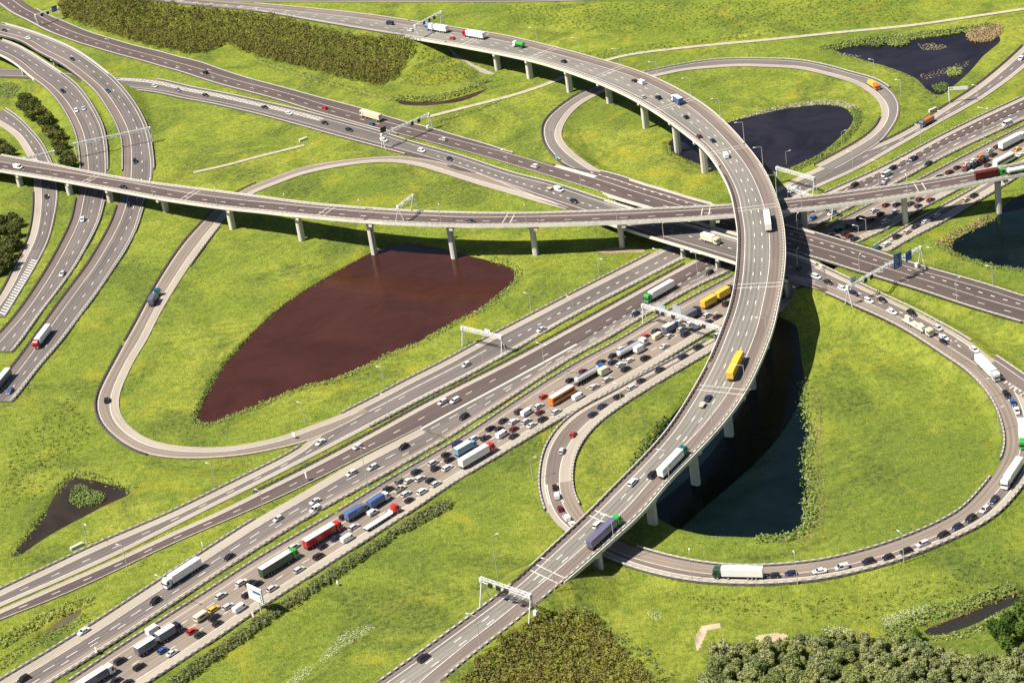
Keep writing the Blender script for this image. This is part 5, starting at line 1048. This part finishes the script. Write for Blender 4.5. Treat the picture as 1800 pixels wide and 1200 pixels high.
# labels
short={}
for key in set(v['key'] for v in VEH):
    g=sorted([v for v in VEH if v['key']==key],key=lambda v:v['s'])
    bigs=[k for k,v in enumerate(g) if v['label']]
    for k,v in enumerate(g):
        if v['label']: continue
        desc=v['cols']+' '+NM[v['kind']]; ph=ROADS[key].phrase
        ah=[b for b in bigs if b>k]; bh=[b for b in bigs if b<k]
        opts=[]
        if ah: opts.append((ah[0]-k,'behind',ah[0]))
        if bh: opts.append((k-bh[-1],'ahead of',bh[-1]))
        if len(g)-k<=20: opts.append((len(g)-k+2,'front',0))
        if k<20: opts.append((k+3,'back',0))
        same=[w_ for w_ in g if w_['cols']+w_['kind']==v['cols']+v['kind']]
        if len(g)==1: v['label']=f'{desc} alone on {ph}'
        elif len(same)==1 and not opts: v['label']=f'{desc} on {ph}'
        else:
            n_,rel,b=min(opts)
            if rel in('front','back'):
                n_=n_-(2 if rel=='front' else 3)+(0 if rel=='front' else 1)
                v['label']=f'{desc} on {ph}, {ORD[n_-1]} from its {"front" if rel=="front" else "rear"}'
            else:
                ref=g[b]; rn=ref['label'].split(' in the jam')[0].split(' on the')[0].split(' at the')[0].split(' with ')[0] if False else ref['label']
                rr_=' '.join(rn.split()[:6]); 
                for cut in (' with',' in',' at',' on',' the',' a',' beside',' behind',' and',' under',' near',' of',' from',' ahead',' leaving',' entering',' by',' white',' red',' blue'):
                    if rr_.endswith(cut): rr_=rr_[:-len(cut)]
                v['label']=f'{desc}, {ORD[n_-1]} vehicle {rel} the {rr_}'
seen={}
for v in VEH:
    l=v['label']
    if l in seen: v['label']=l+', nearer the '+('left' if v['px'][0]<seen[l]['px'][0] else 'right'); 
    seen[v['label']]=v
GRP={'C3':'traffic jam vehicles','R5':'cars queueing on the slip road','LC':'vehicles on the lower right loop','FLY':'vehicles on the flyover'}
for v in VEH:
    T,Wl=template(v['kind'],v['cols']); nm=NAME.get(v['kind'],'lorry')
    root=empty(nm,tuple(v['p'])); root.rotation_euler=(0,v['pitch'],v['th']); tag(root,v['label'],CAT.get(v['kind'],'lorry' if v['kind'] in BIG else ('pickup' if v['kind']=='pickup' else 'car')),GRP.get(v['key'],'vehicles on the open roads'))
    for n_,me in T: link(n_,me,root)
    for x,y,r_,w_ in Wl: o=link('wheel',wheelmesh(r_,w_),root); o.location=(x,y,r_)
    if v['kind']=='transporter':
        for k,(x,z,c_) in enumerate([(-6.0,1.1,'red'),(-1.2,1.1,'dark grey'),(3.2,1.1,'dark red'),(-5.6,2.7,'silver'),(-.8,2.7,'white'),(4.0,2.7,'orange')]):
            T2,W2=template('hatch',c_); R_=Matrix.Rotation(v['th'],4,'Z'); q=Vector(v['p'])+R_@Vector((x,0,z)); rt=empty('car',tuple(q)); rt.rotation_euler=(0,0,v['th'])
            tag(rt,f'{c_} hatchback carried on the {"upper" if z>2 else "lower"} deck of the car transporter','car','cars on the transporter')
            for n_,me in T2: link(n_,me,rt)
            for xx,y,r_,w_ in W2: o=link('wheel',wheelmesh(r_,w_),rt); o.location=(xx,y,r_)
#VEG
# ------------------------------------------------------------------ vegetation
def inpoly(P_,x,y):
    c=np.zeros(np.shape(x),bool); n=len(P_)
    for a_ in range(n):
        p=P_[a_]; q=P_[(a_+1)%n]; c^=((p[1]>y)!=(q[1]>y))&(x<(q[0]-p[0])*(y-p[1])/(q[1]-p[1]+1e-12)+p[0])
    return c
def scatter(pts,sp):   # world polygon from traced pixels on the land -> jittered points
    P_=np.array([G(x,y)[:2] for x,y in pts]); lo,hi=P_.min(0),P_.max(0)
    a_,b_=np.meshgrid(np.arange(lo[0],hi[0],sp),np.arange(lo[1],hi[1],sp)); a_=a_.ravel()+rng.uniform(-.45,.45,a_.size)*sp; b_=b_.ravel()+rng.uniform(-.45,.45,b_.size)*sp
    m=inpoly(P_,a_,b_); return a_[m],b_[m]
def cards(C,S,N_,bias=.5):   # C centres (n,3), S sizes (n), N_ facing dirs (n,3): small random leaf triangles/quads
    n=len(C); d=rng.normal(size=(n,3))*.9+N_*bias*2; d/=np.linalg.norm(d,axis=1)[:,None]
    r=rng.normal(size=(n,3)); u=np.cross(d,r); u/=np.linalg.norm(u,axis=1)[:,None]; v=np.cross(d,u)
    s=S[:,None]; a_=rng.uniform(.6,1.2,(n,1))
    V=np.stack([C-u*s-v*s*a_*.5,C+u*s*.4-v*s*a_,C+u*s+v*s*a_*.6,C-u*s*.3+v*s*a_],1).reshape(-1,3)
    return V,np.arange(4*n).reshape(-1,4)
def blobs(xs,ys,rad,hgt,per,leaf,name,mat,label,cat=None):
    n=len(xs); q_=rng.beta(1.6,2.2,n); R_=rad*(.6+1.0*q_); Hh=hgt*(.55+.95*q_)*rng.uniform(.85,1.15,n); z=gz(xs,ys)
    d=rng.normal(size=(n,per,3)); d[:,:,2]=np.abs(d[:,:,2]); d/=np.linalg.norm(d,axis=2)[:,:,None]
    k=rng.uniform(.75,1.08,(n,per,1)); C=np.stack([xs,ys,z],1)[:,None,:]+d*k*np.stack([R_,R_,Hh],1)[:,None,:]
    C[:,:,2]-=.2
    V,Fc=cards(C.reshape(-1,3),np.full(n*per,leaf)*rng.uniform(.6,1.3,n*per),d.reshape(-1,3),.8)
    o=link(name,meshnp(name,V,Fc,mat)); tag(o,label,cat,kind='stuff'); return o
T1=[(107,0),(104,16),(112,28),(150,44),(190,57),(225,70),(275,84),(325,95),(362,93),(402,76),(425,90),(450,99),(525,117),(600,137),(667,151),(690,140),(715,112),(733,82),(725,74),(675,70),(600,62),(562,52),(512,38),(475,28),(450,28),(350,16),(262,6),(200,-8),(110,-8)]
x_,y_=scatter(T1,2.3); blobs(x_,y_,1.9,4.2,62,.30,'shrub_thicket',THICK,'dense olive and brown thicket covering the embankment at the top left','thicket')
T5=[(800,1215),(830,1165),(880,1120),(915,1100),(960,1080),(1000,1070),(1050,1085),(1065,1110),(1090,1140),(1120,1165),(1140,1190),(1150,1215),(1000,1260),(850,1260)]
x_,y_=scatter(T5,1.7); blobs(x_,y_,1.35,2.3,46,.27,'shrub_thicket',THICK,'dark olive thicket beside the flyover ramp at the bottom','thicket')
x_,y_=scatter([(1060,1090),(1100,1120),(1160,1150),(1180,1190),(1170,1215),(1140,1215),(1110,1160)],2.6); blobs(x_,y_,1.2,1.2,22,.26,'low_scrub',HEDGE,'loose low scrub at the right edge of the bottom thicket','scrub')
x_,y_=scatter([(295,1200),(335,1170),(410,1118),(460,1083),(580,1005),(727,910),(775,882),(795,882),(790,893),(700,940),(575,1026),(487,1082),(450,1109),(330,1196),(320,1205)],1.0); blobs(x_,y_,.95,1.7,40,.25,'verge_scrub',HEDGE,'long strip of pale green scrub along the edge of the jammed carriageway','scrub')
x_,y_=scatter([(930,740),(960,738),(1000,725),(1040,712),(1035,715),(990,745),(960,762),(930,765)],1.5); blobs(x_,y_,.7,.7,10,.22,'verge_scrub',HEDGE,'low scrub on the wedge between the slip road and the jam','scrub')
for pts,lb in (([(1140,1040),(1250,1045),(1400,1055),(1550,1040),(1650,1015),(1780,950),(1800,990),(1700,1040),(1600,1075),(1500,1095),(1400,1090),(1250,1075)],'rough tall grass on the bank below the lower right loop'),([(738,85),(780,92),(835,125),(845,135),(800,148),(740,152),(705,145)],'tufted grass on the embankment beside the top thicket'),([(1010,110),(1350,62),(1600,35),(1600,30),(1350,52),(1000,95)],'tufted grass along the ditch above the path'),([(880,10),(1600,0),(1600,30),(1100,60),(900,40)],'rough field grass at the top of the picture'),([(20,780),(120,700),(170,760),(60,880),(0,900)],'rough dark grass left of the left loop')):
    x_,y_=scatter(pts,2.0 if 'embankment' in lb else 2.8); blobs(x_,y_,.9,.6,10,.3,'tall_grass',leafmat('tuft_'+str(len(MATS)),[(.085,.13,.024),(.15,.20,.035)] if ('loop' in lb or 'embank' in lb) else [(.15,.21,.030),(.22,.28,.035)],.2),lb,'grass')
def along(pts,wd,sp,hgt,leaf,mat,name,label,per=12,z=None,rad=.7):
    L_,_=resample(catmull(pxline(pts)),sp); T_=np.gradient(L_,axis=0); T_/=np.linalg.norm(T_,axis=1)[:,None]+1e-9; n_=np.stack([-T_[:,1],T_[:,0]],1)
    k=max(1,int(wd/sp)); xs=[];ys=[]
    for q in range(k+1):
        o=(q/k-.5)*wd+rng.uniform(-.4,.4,len(L_)); xs.append(L_[:,0]+n_[:,0]*o+rng.uniform(-.4,.4,len(L_))*sp); ys.append(L_[:,1]+n_[:,1]*o)
    xs=np.concatenate(xs); ys=np.concatenate(ys); keep=(LOWat(xs,ys)>50)
    blobs(xs[keep],ys[keep],rad,hgt,per,leaf,name,mat,label,'reeds')
def LOWat(x,y):
    j=np.clip(((x-X0)/CS).round().astype(int),0,len(gx)-1); i=np.clip(((y-Y0)/CS).round().astype(int),0,len(gy)-1); return LOW[i,j]
# reeds round the ponds
along([(647,447),(610,467),(565,492),(525,517),(487,545),(450,580),(425,605),(398,636),(372,672),(354,707),(343,732)],2.4,1.1,1.0,.25,REED,'reeds','reeds along the left shore of the brown pond')
along([(343,732),(350,746),(375,745),(412,731),(450,716),(525,686),(575,673),(645,645),(690,622),(737,604)],1.8,1.1,1.3,.25,REED,'reeds','reeds along the near shore of the brown pond')
along([(750,597),(800,568),(850,542),(888,512),(905,492),(910,478),(895,466),(865,455)],2.6,1.2,1.1,.25,REED,'reeds','reeds at the right end of the brown pond')
along([(1407,668),(1407,690),(1408,715),(1416,745),(1420,775),(1415,800),(1418,850),(1420,890),(1422,915),(1410,934),(1380,945),(1330,946)],3.6,1.1,1.6,.3,REED,'reeds','tall reeds on the right shore of the flyover pond')
along([(1430,680),(1437,720),(1440,790),(1442,860),(1440,920),(1425,945),(1380,955)],1.8,1.2,.35,.28,DRYREED,'reeds','pale dry reeds behind the right shore of the flyover pond')
along([(1178,735),(1150,768),(1128,800),(1112,840)],5,1.2,1.2,.3,REED,'reeds','reeds on the left shore of the flyover pond')
along([(1500,190),(1508,207),(1503,225),(1480,249),(1445,274),(1412,291),(1390,300)],2.6,1.2,1.1,.28,REED,'reeds','reeds on the right shore of the dark loop pond')
along([(1278,214),(1350,193),(1400,184),(1450,179),(1490,184),(1505,192)],2.4,.6,.3,.30,PALEBANK,'dry_bank','pale dry bank along the top of the loop pond')
along([(1172,250),(1178,268),(1210,286),(1240,297),(1262,304)],2.2,1.3,.8,.25,REED,'reeds','reeds on the left shore of the loop pond')
along([(1440,86),(1500,76),(1600,65),(1690,52),(1740,44)],4.5,1.3,1.8,.35,REED,'reeds','tall reeds along the far shore of the reed pond')
along([(1465,90),(1490,100),(1525,110),(1575,126),(1610,142),(1632,163),(1650,171)],1.2,1.4,.5,.22,REED,'reeds','low reeds on the near shore of the reed pond')
along([(1658,432),(1662,425),(1700,405),(1745,383)],5.5,1.2,1.1,.3,DRYREED,'reeds','dry reeds along the upper shore of the eastern pond')
along([(1658,434),(1682,449),(1725,464),(1775,474),(1810,476)],2.6,1.2,.9,.25,REED,'reeds','reeds along the near shore of the eastern pond')
along([(98,862),(110,850),(130,833),(175,843),(232,862)],3.0,1.1,1.4,.25,REED,'reeds','reeds along the top of the corner pond')
along([(84,895),(50,935),(26,975)],2.4,1.1,1.0,.25,REED,'reeds','reeds down the left side of the corner pond')
along([(0,1130),(40,1108),(80,1085),(120,1068),(160,1055)],4.5,1.2,1.6,.3,REED,'reeds','reeds in the ditch at the bottom left')
along([(0,1170),(60,1130),(110,1105),(150,1085)],4,1.4,.8,.3,REED,'reeds','low green growth along the bottom left ditch')
along([(690,172),(750,173),(800,165),(860,142)],4,1.2,1.6,.3,REED,'reeds','reeds along the small brown ditch under the flyover')
along([(450,106),(520,128),(600,152),(680,172)],2.5,1.5,.8,.25,HEDGE,'reeds','dry growth in the ditch below the top thicket')
along([(1560,1115),(1620,1085),(1700,1060),(1780,1035)],5,1.2,1.6,.3,REED,'reeds','tall growth along the ditch at the bottom right')
along([(1640,1120),(1670,1118),(1712,1108),(1738,1094),(1770,1076),(1805,1060)],2.5,1.0,.9,.28,REED,'reeds','growth along the near bank of the wooded ditch')
along([(1630,1104),(1652,1094),(1690,1079),(1725,1064),(1762,1049),(1800,1036)],1.6,1.0,.5,.3,leafmat('debris',[(.20,.12,.06),(.28,.18,.10)],.4),'dead_reeds','brown dead stems along the far bank of the wooded ditch')
along([(775,212),(830,198),(895,168)],2.5,1.2,.7,.25,REED,'reeds','growth along the ditch below the path')
for pts,m,lb in (([(1698,60),(1720,48),(1745,44),(1765,50),(1760,62),(1742,74),(1715,76),(1700,70)],DRYREED,'large straw-coloured reed island at the right end of the reed pond'),([(1558,75),(1575,69),(1596,68),(1597,78),(1580,83),(1562,81)],REED,'rounded pale reed clump at the far shore, the larger one'),([(1524,75),(1540,71),(1554,73),(1552,82),(1534,83)],REED,'rounded pale reed clump at the far shore, the smaller one'),([(1664,125),(1678,121),(1690,125),(1688,134),(1668,136)],REED,'green reed clump standing in the reed pond'),([(1640,152),(1660,148),(1668,152),(1660,163),(1643,162)],REED,'green reed clump at the near tip of the reed pond'),([(0,150),(20,147),(38,157),(36,170),(15,176),(-5,174)],REED,'green marshy hollow at the left edge below the bridges'),([(124,868),(136,856),(148,855),(158,862),(178,869),(188,876),(180,884),(160,890),(142,893),(124,882)],REED,'bushy green reed island in the corner pond')):
    P_=np.array([W(x,y,ZW)[:2] for x,y in pts]); lo,hi=P_.min(0),P_.max(0); a_,b_=np.meshgrid(np.arange(lo[0],hi[0],.9),np.arange(lo[1],hi[1],.9)); a_=a_.ravel(); b_=b_.ravel(); k=inpoly(P_,a_,b_); a_=a_[k]+rng.uniform(-.3,.3,k.sum()); b_=b_[k]+rng.uniform(-.3,.3,k.sum())
    n=len(a_); 
    if n==0: continue
    per=16; d=rng.normal(size=(n,per,3)); d[:,:,2]=np.abs(d[:,:,2]); d/=np.linalg.norm(d,axis=2)[:,:,None]
    C=np.stack([a_,b_,np.full(n,ZW)],1)[:,None,:]+d*np.array([.8,.8,1.5])
    V,Fc=cards(C.reshape(-1,3),np.full(n*per,.25),d.reshape(-1,3),.8); tag(link('reed_clump',meshnp('reed_clump',V,Fc,m)),lb,'reeds',kind='stuff')
for pts,sp,lb in (([(1612,78),(1640,76),(1668,82),(1655,88),(1620,88)],1.0,'floating weed near the far shore of the reed pond'),([(1615,132),(1650,122),(1700,108),(1712,100),(1700,118),(1660,132),(1620,142)],1.6,'floating weed across the middle of the reed pond'),([(1480,92),(1500,96),(1515,100),(1500,103),(1485,98)],1.0,'floating weed at the left tip of the reed pond')):
    P_=np.array([W(x,y,ZW)[:2] for x,y in pts]); lo,hi=P_.min(0),P_.max(0); a_,b_=np.meshgrid(np.arange(lo[0],hi[0],sp),np.arange(lo[1],hi[1],sp)); a_=a_.ravel(); b_=b_.ravel(); k=inpoly(P_,a_,b_); n=int(k.sum()); 
    if n<2: continue
    C=np.stack([a_[k]+rng.uniform(-.5,.5,n),b_[k]+rng.uniform(-.5,.5,n),np.full(n,ZW+.03)],1); V,Fc=cards(C,rng.uniform(.2,.6,n),np.tile([0,0,1.],(n,1)),8); V[:,2]=ZW+.03+.002*np.repeat(np.arange(n)%7,4)
    tag(link('water_weed',meshnp('water_weed',V,Fc,plain('weed',(.20,.17,.09),.9,var=.4))),lb,'water plants',kind='stuff')
# wild flowers
for pts,m,sp,lb in (([(560,1160),(600,1115),(640,1100),(665,1098),(640,1118),(600,1140),(570,1170)],FLOWERW,.9,'patch of white wildflowers on the bottom slope'),([(500,1200),(530,1175),(555,1168),(545,1185),(520,1205)],FLOWERW,.9,'patch of white wildflowers at the bottom edge'),([(1135,1075),(1150,1070),(1165,1080),(1160,1092),(1145,1090)],FLOWERW,1.0,'small white flower patch below the loop'),([(1545,1085),(1600,1068),(1640,1062),(1630,1078),(1590,1092),(1555,1102)],FLOWERW,.8,'white blossom along the bottom right ditch'),([(1440,1105),(1480,1100),(1500,1108),(1470,1118)],FLOWERW,.9,'white blossom at the edge of the willows'),([(985,745),(1000,738),(975,768),(945,785),(955,765)],FLOWERY,.7,'yellow wildflowers beside the slip road bend'),([(880,535),(910,560),(900,575),(870,560)],FLOWERY,2.4,'scattered yellow flowers by the right end of the brown pond'),([(0,990),(60,960),(90,965),(40,990),(0,1010)],FLOWERY,2.2,'scattered yellow flowers below the corner pond'),([(990,1065),(1040,1068),(1050,1085),(1010,1090)],FLOWERW,1.6,'white blossom on top of the bottom thicket'),([(1020,1062),(995,1070),(1000,1080)],FLOWERW,1.5,'white blossom at the left top of the bottom thicket')):
    x_,y_=scatter(pts,sp); n=len(x_)
    if n<2: continue
    per=4; C=np.stack([x_,y_,gz(x_,y_)+.35],1)[:,None,:]+rng.uniform(-.4,.4,(n,per,3))*[1,1,.4]; V,Fc=cards(C.reshape(-1,3),np.full(n*per,.10),np.tile([0,0,1.],(n*per,1)),1.2)
    tag(link('wildflowers',meshnp('wildflowers',V,Fc,m)),lb,'flowers',kind='stuff')
# bare soil patches and shoreline strip
def patch(pts,name,mat,label):
    P_=np.array([G(x,y) for x,y in pts]); P_=catmull(np.vstack([P_,P_[:1]]),1.2)[:-1]; P_[:,:2]+=rng.uniform(-.25,.25,(len(P_),2))
    lo,hi=P_[:,:2].min(0),P_[:,:2].max(0); a_,b_=np.meshgrid(np.arange(lo[0],hi[0],.75),np.arange(lo[1],hi[1],.75)); nx_=a_.shape[1]; k=inpoly(P_[:,:2],a_+.37,b_+.37)
    z=gz(a_.ravel(),b_.ravel())+.06; V=np.stack([a_.ravel(),b_.ravel(),z],1); I,J=np.where(k[:-1,:-1]); A=I*nx_+J
    if len(A): tag(link(name,meshnp(name,V,np.stack([A,A+1,A+nx_+1,A+nx_],1),mat,smooth=True)),kind='structure')
patch([(1222,1112),(1240,1098),(1262,1094),(1268,1102),(1245,1108),(1236,1125),(1228,1142),(1222,1130)],'sandy_ground',DIRT,'')
patch([(1328,1118),(1350,1112),(1380,1114),(1385,1122),(1360,1128),(1335,1127)],'sandy_ground',DIRT,'')
patch([(1045,441),(1080,436),(1120,436),(1135,443),(1100,444),(1060,445)],'sandy_ground',plain('bare_earth',(.30,.21,.14),.95,var=.3,scale=.4),'')
patch([(785,82),(793,86),(830,112),(868,131),(855,131),(815,108)],'paved_slope',plain('paved_slope',(.30,.28,.22),.95,var=.2,scale=.5),'')
# trees
def treemesh(seed,rad,hgt,leaf,n,mat,lobes=9):
    rg=np.random.default_rng(seed); V=[];C=[];Dd=[]
    tr=MB(); tr.bar((0,0,-.5),(0,0,hgt*.45),.28,7,.16)
    cs=[]
    for i in range(lobes):
        a_=2*math.pi*i/lobes+rg.uniform(-.4,.4); q=rg.uniform(.25,.7)*rad; zc=hgt*rg.uniform(.42,.82); c=np.array([math.cos(a_)*q,math.sin(a_)*q,zc]); cs.append((c,rad*rg.uniform(.38,.58)))
        tr.bar((0,0,hgt*.3+rg.uniform(0,hgt*.12)),tuple(c),.1,5,.04)
    cs.append((np.array([0,0,hgt*.8]),rad*.5))
    for c,r_ in cs:
        m=n//len(cs); d=rg.normal(size=(m,3)); d/=np.linalg.norm(d,axis=1)[:,None]; C.append(c+d*r_*rg.uniform(.65,1.1,(m,1))*[1,1,.9]); Dd.append(d)
    C=np.concatenate(C); Dd=np.concatenate(Dd); V,Fc=cards(C,leaf*rg.uniform(.6,1.3,len(C)),Dd,.7)
    return tr.mesh('trunk',BARK,True),meshnp('crown',V,Fc,mat)
TV={'dark':[treemesh(i,3.4,5.0,.30,1500,TREED,13) for i in range(3)],'green':[treemesh(10+i,3.4,8.0,.34,1500,TREEG,11) for i in range(2)],'willow':[treemesh(20+i,[2.0,2.5,1.8,2.3,2.1][i],[5.2,4.6,5.8,4.2,5.0][i],.19,1500,WILLOW,[9,14,8,15,11][i]) for i in range(5)]}
def tree(P_,kind,label,group,sc=1.0):
    T=random.choice(TV[kind]); root=empty('tree',tuple(P_),random.uniform(0,6.3)); s=sc*random.uniform(.85,1.18); root.scale=(s,s,s*random.uniform(.9,1.15)); tag(root,label,'tree',group)
    link('trunk',T[0],root); link('crown',T[1],root)
pos=[]
for i,t in enumerate(np.linspace(0,1,13)):
    c=np.array([(48,190),(58,212),(72,222),(88,240),(100,262),(112,285),(122,298)],float); k=t*6; a_=int(min(k,5)); q=c[a_]*(1-(k-a_))+c[a_+1]*(k-a_)
    for s_ in ((-9,4),(6,-3)) if t<.75 else ((-3,0),):
        pos.append((q[0]+s_[0]+random.uniform(-2,2),q[1]+s_[1]+random.uniform(-3,3)))
pos=[(42,192),(50,200),(60,186),(66,200),(58,212),(74,208),(78,224),(88,218),(84,236),(97,232),(94,248),(106,246),(103,262),(114,262),(110,276),(120,280),(116,292),(126,294),(52,180),(44,180)]
pos.sort(key=lambda p:p[1])
for i,(x,y) in enumerate(pos): tree(G(x,y),'dark',f'dark tree in the row left of the curved roads, {ORD[i]} from the top','row of dark trees at the left',1.0)
for i,(x,y) in enumerate([(2,262),(10,268),(20,274),(5,274)]): tree(G(x,y),'dark',f'dark tree at the left edge above the viaduct, {ORD[i]} in its clump','dark trees at the left edge above the viaduct')
for i,(x,y) in enumerate([(5,395),(22,392),(32,400),(14,412),(2,420),(28,418),(20,432),(6,440),(26,440),(12,455),(2,462),(8,478),(18,468),(-4,485)]): tree(G(x,y),'dark',f'dark tree at the left edge below the viaduct, {ORD[i]} in its clump','dark trees at the left edge below the viaduct',1.1)
for i,(x,y) in enumerate([(1760,1122),(1748,1105),(1778,1100),(1800,1085),(1795,1112),(1770,1140),(1812,1065)]): tree(G(x,y+12),'green',f'tall dark green tree at the bottom right corner, {ORD[i]} in its group','dark green trees at the bottom right corner',.85)
tree(G(1610,1128),'green','rounded bright green bush between the willows and the ditch',None,.5)
wp=[(1232,1170),(1250,1148),(1300,1150),(1330,1136),(1400,1130),(1460,1122),(1520,1128),(1560,1140),(1600,1142),(1640,1150),(1700,1160),(1760,1168),(1830,1160),(1850,1228),(1500,1228),(1226,1226)]
x_,y_=scatter(wp,3.4)
for x,y in zip(x_,y_): tree((x,y,float(gz(x,y))-.1),'willow','pale grey-green willow in the dense copse filling the bottom right edge','willow copse at the bottom right',random.uniform(.7,1.15))
for x,y in ((35,345/1.0),):
    pass
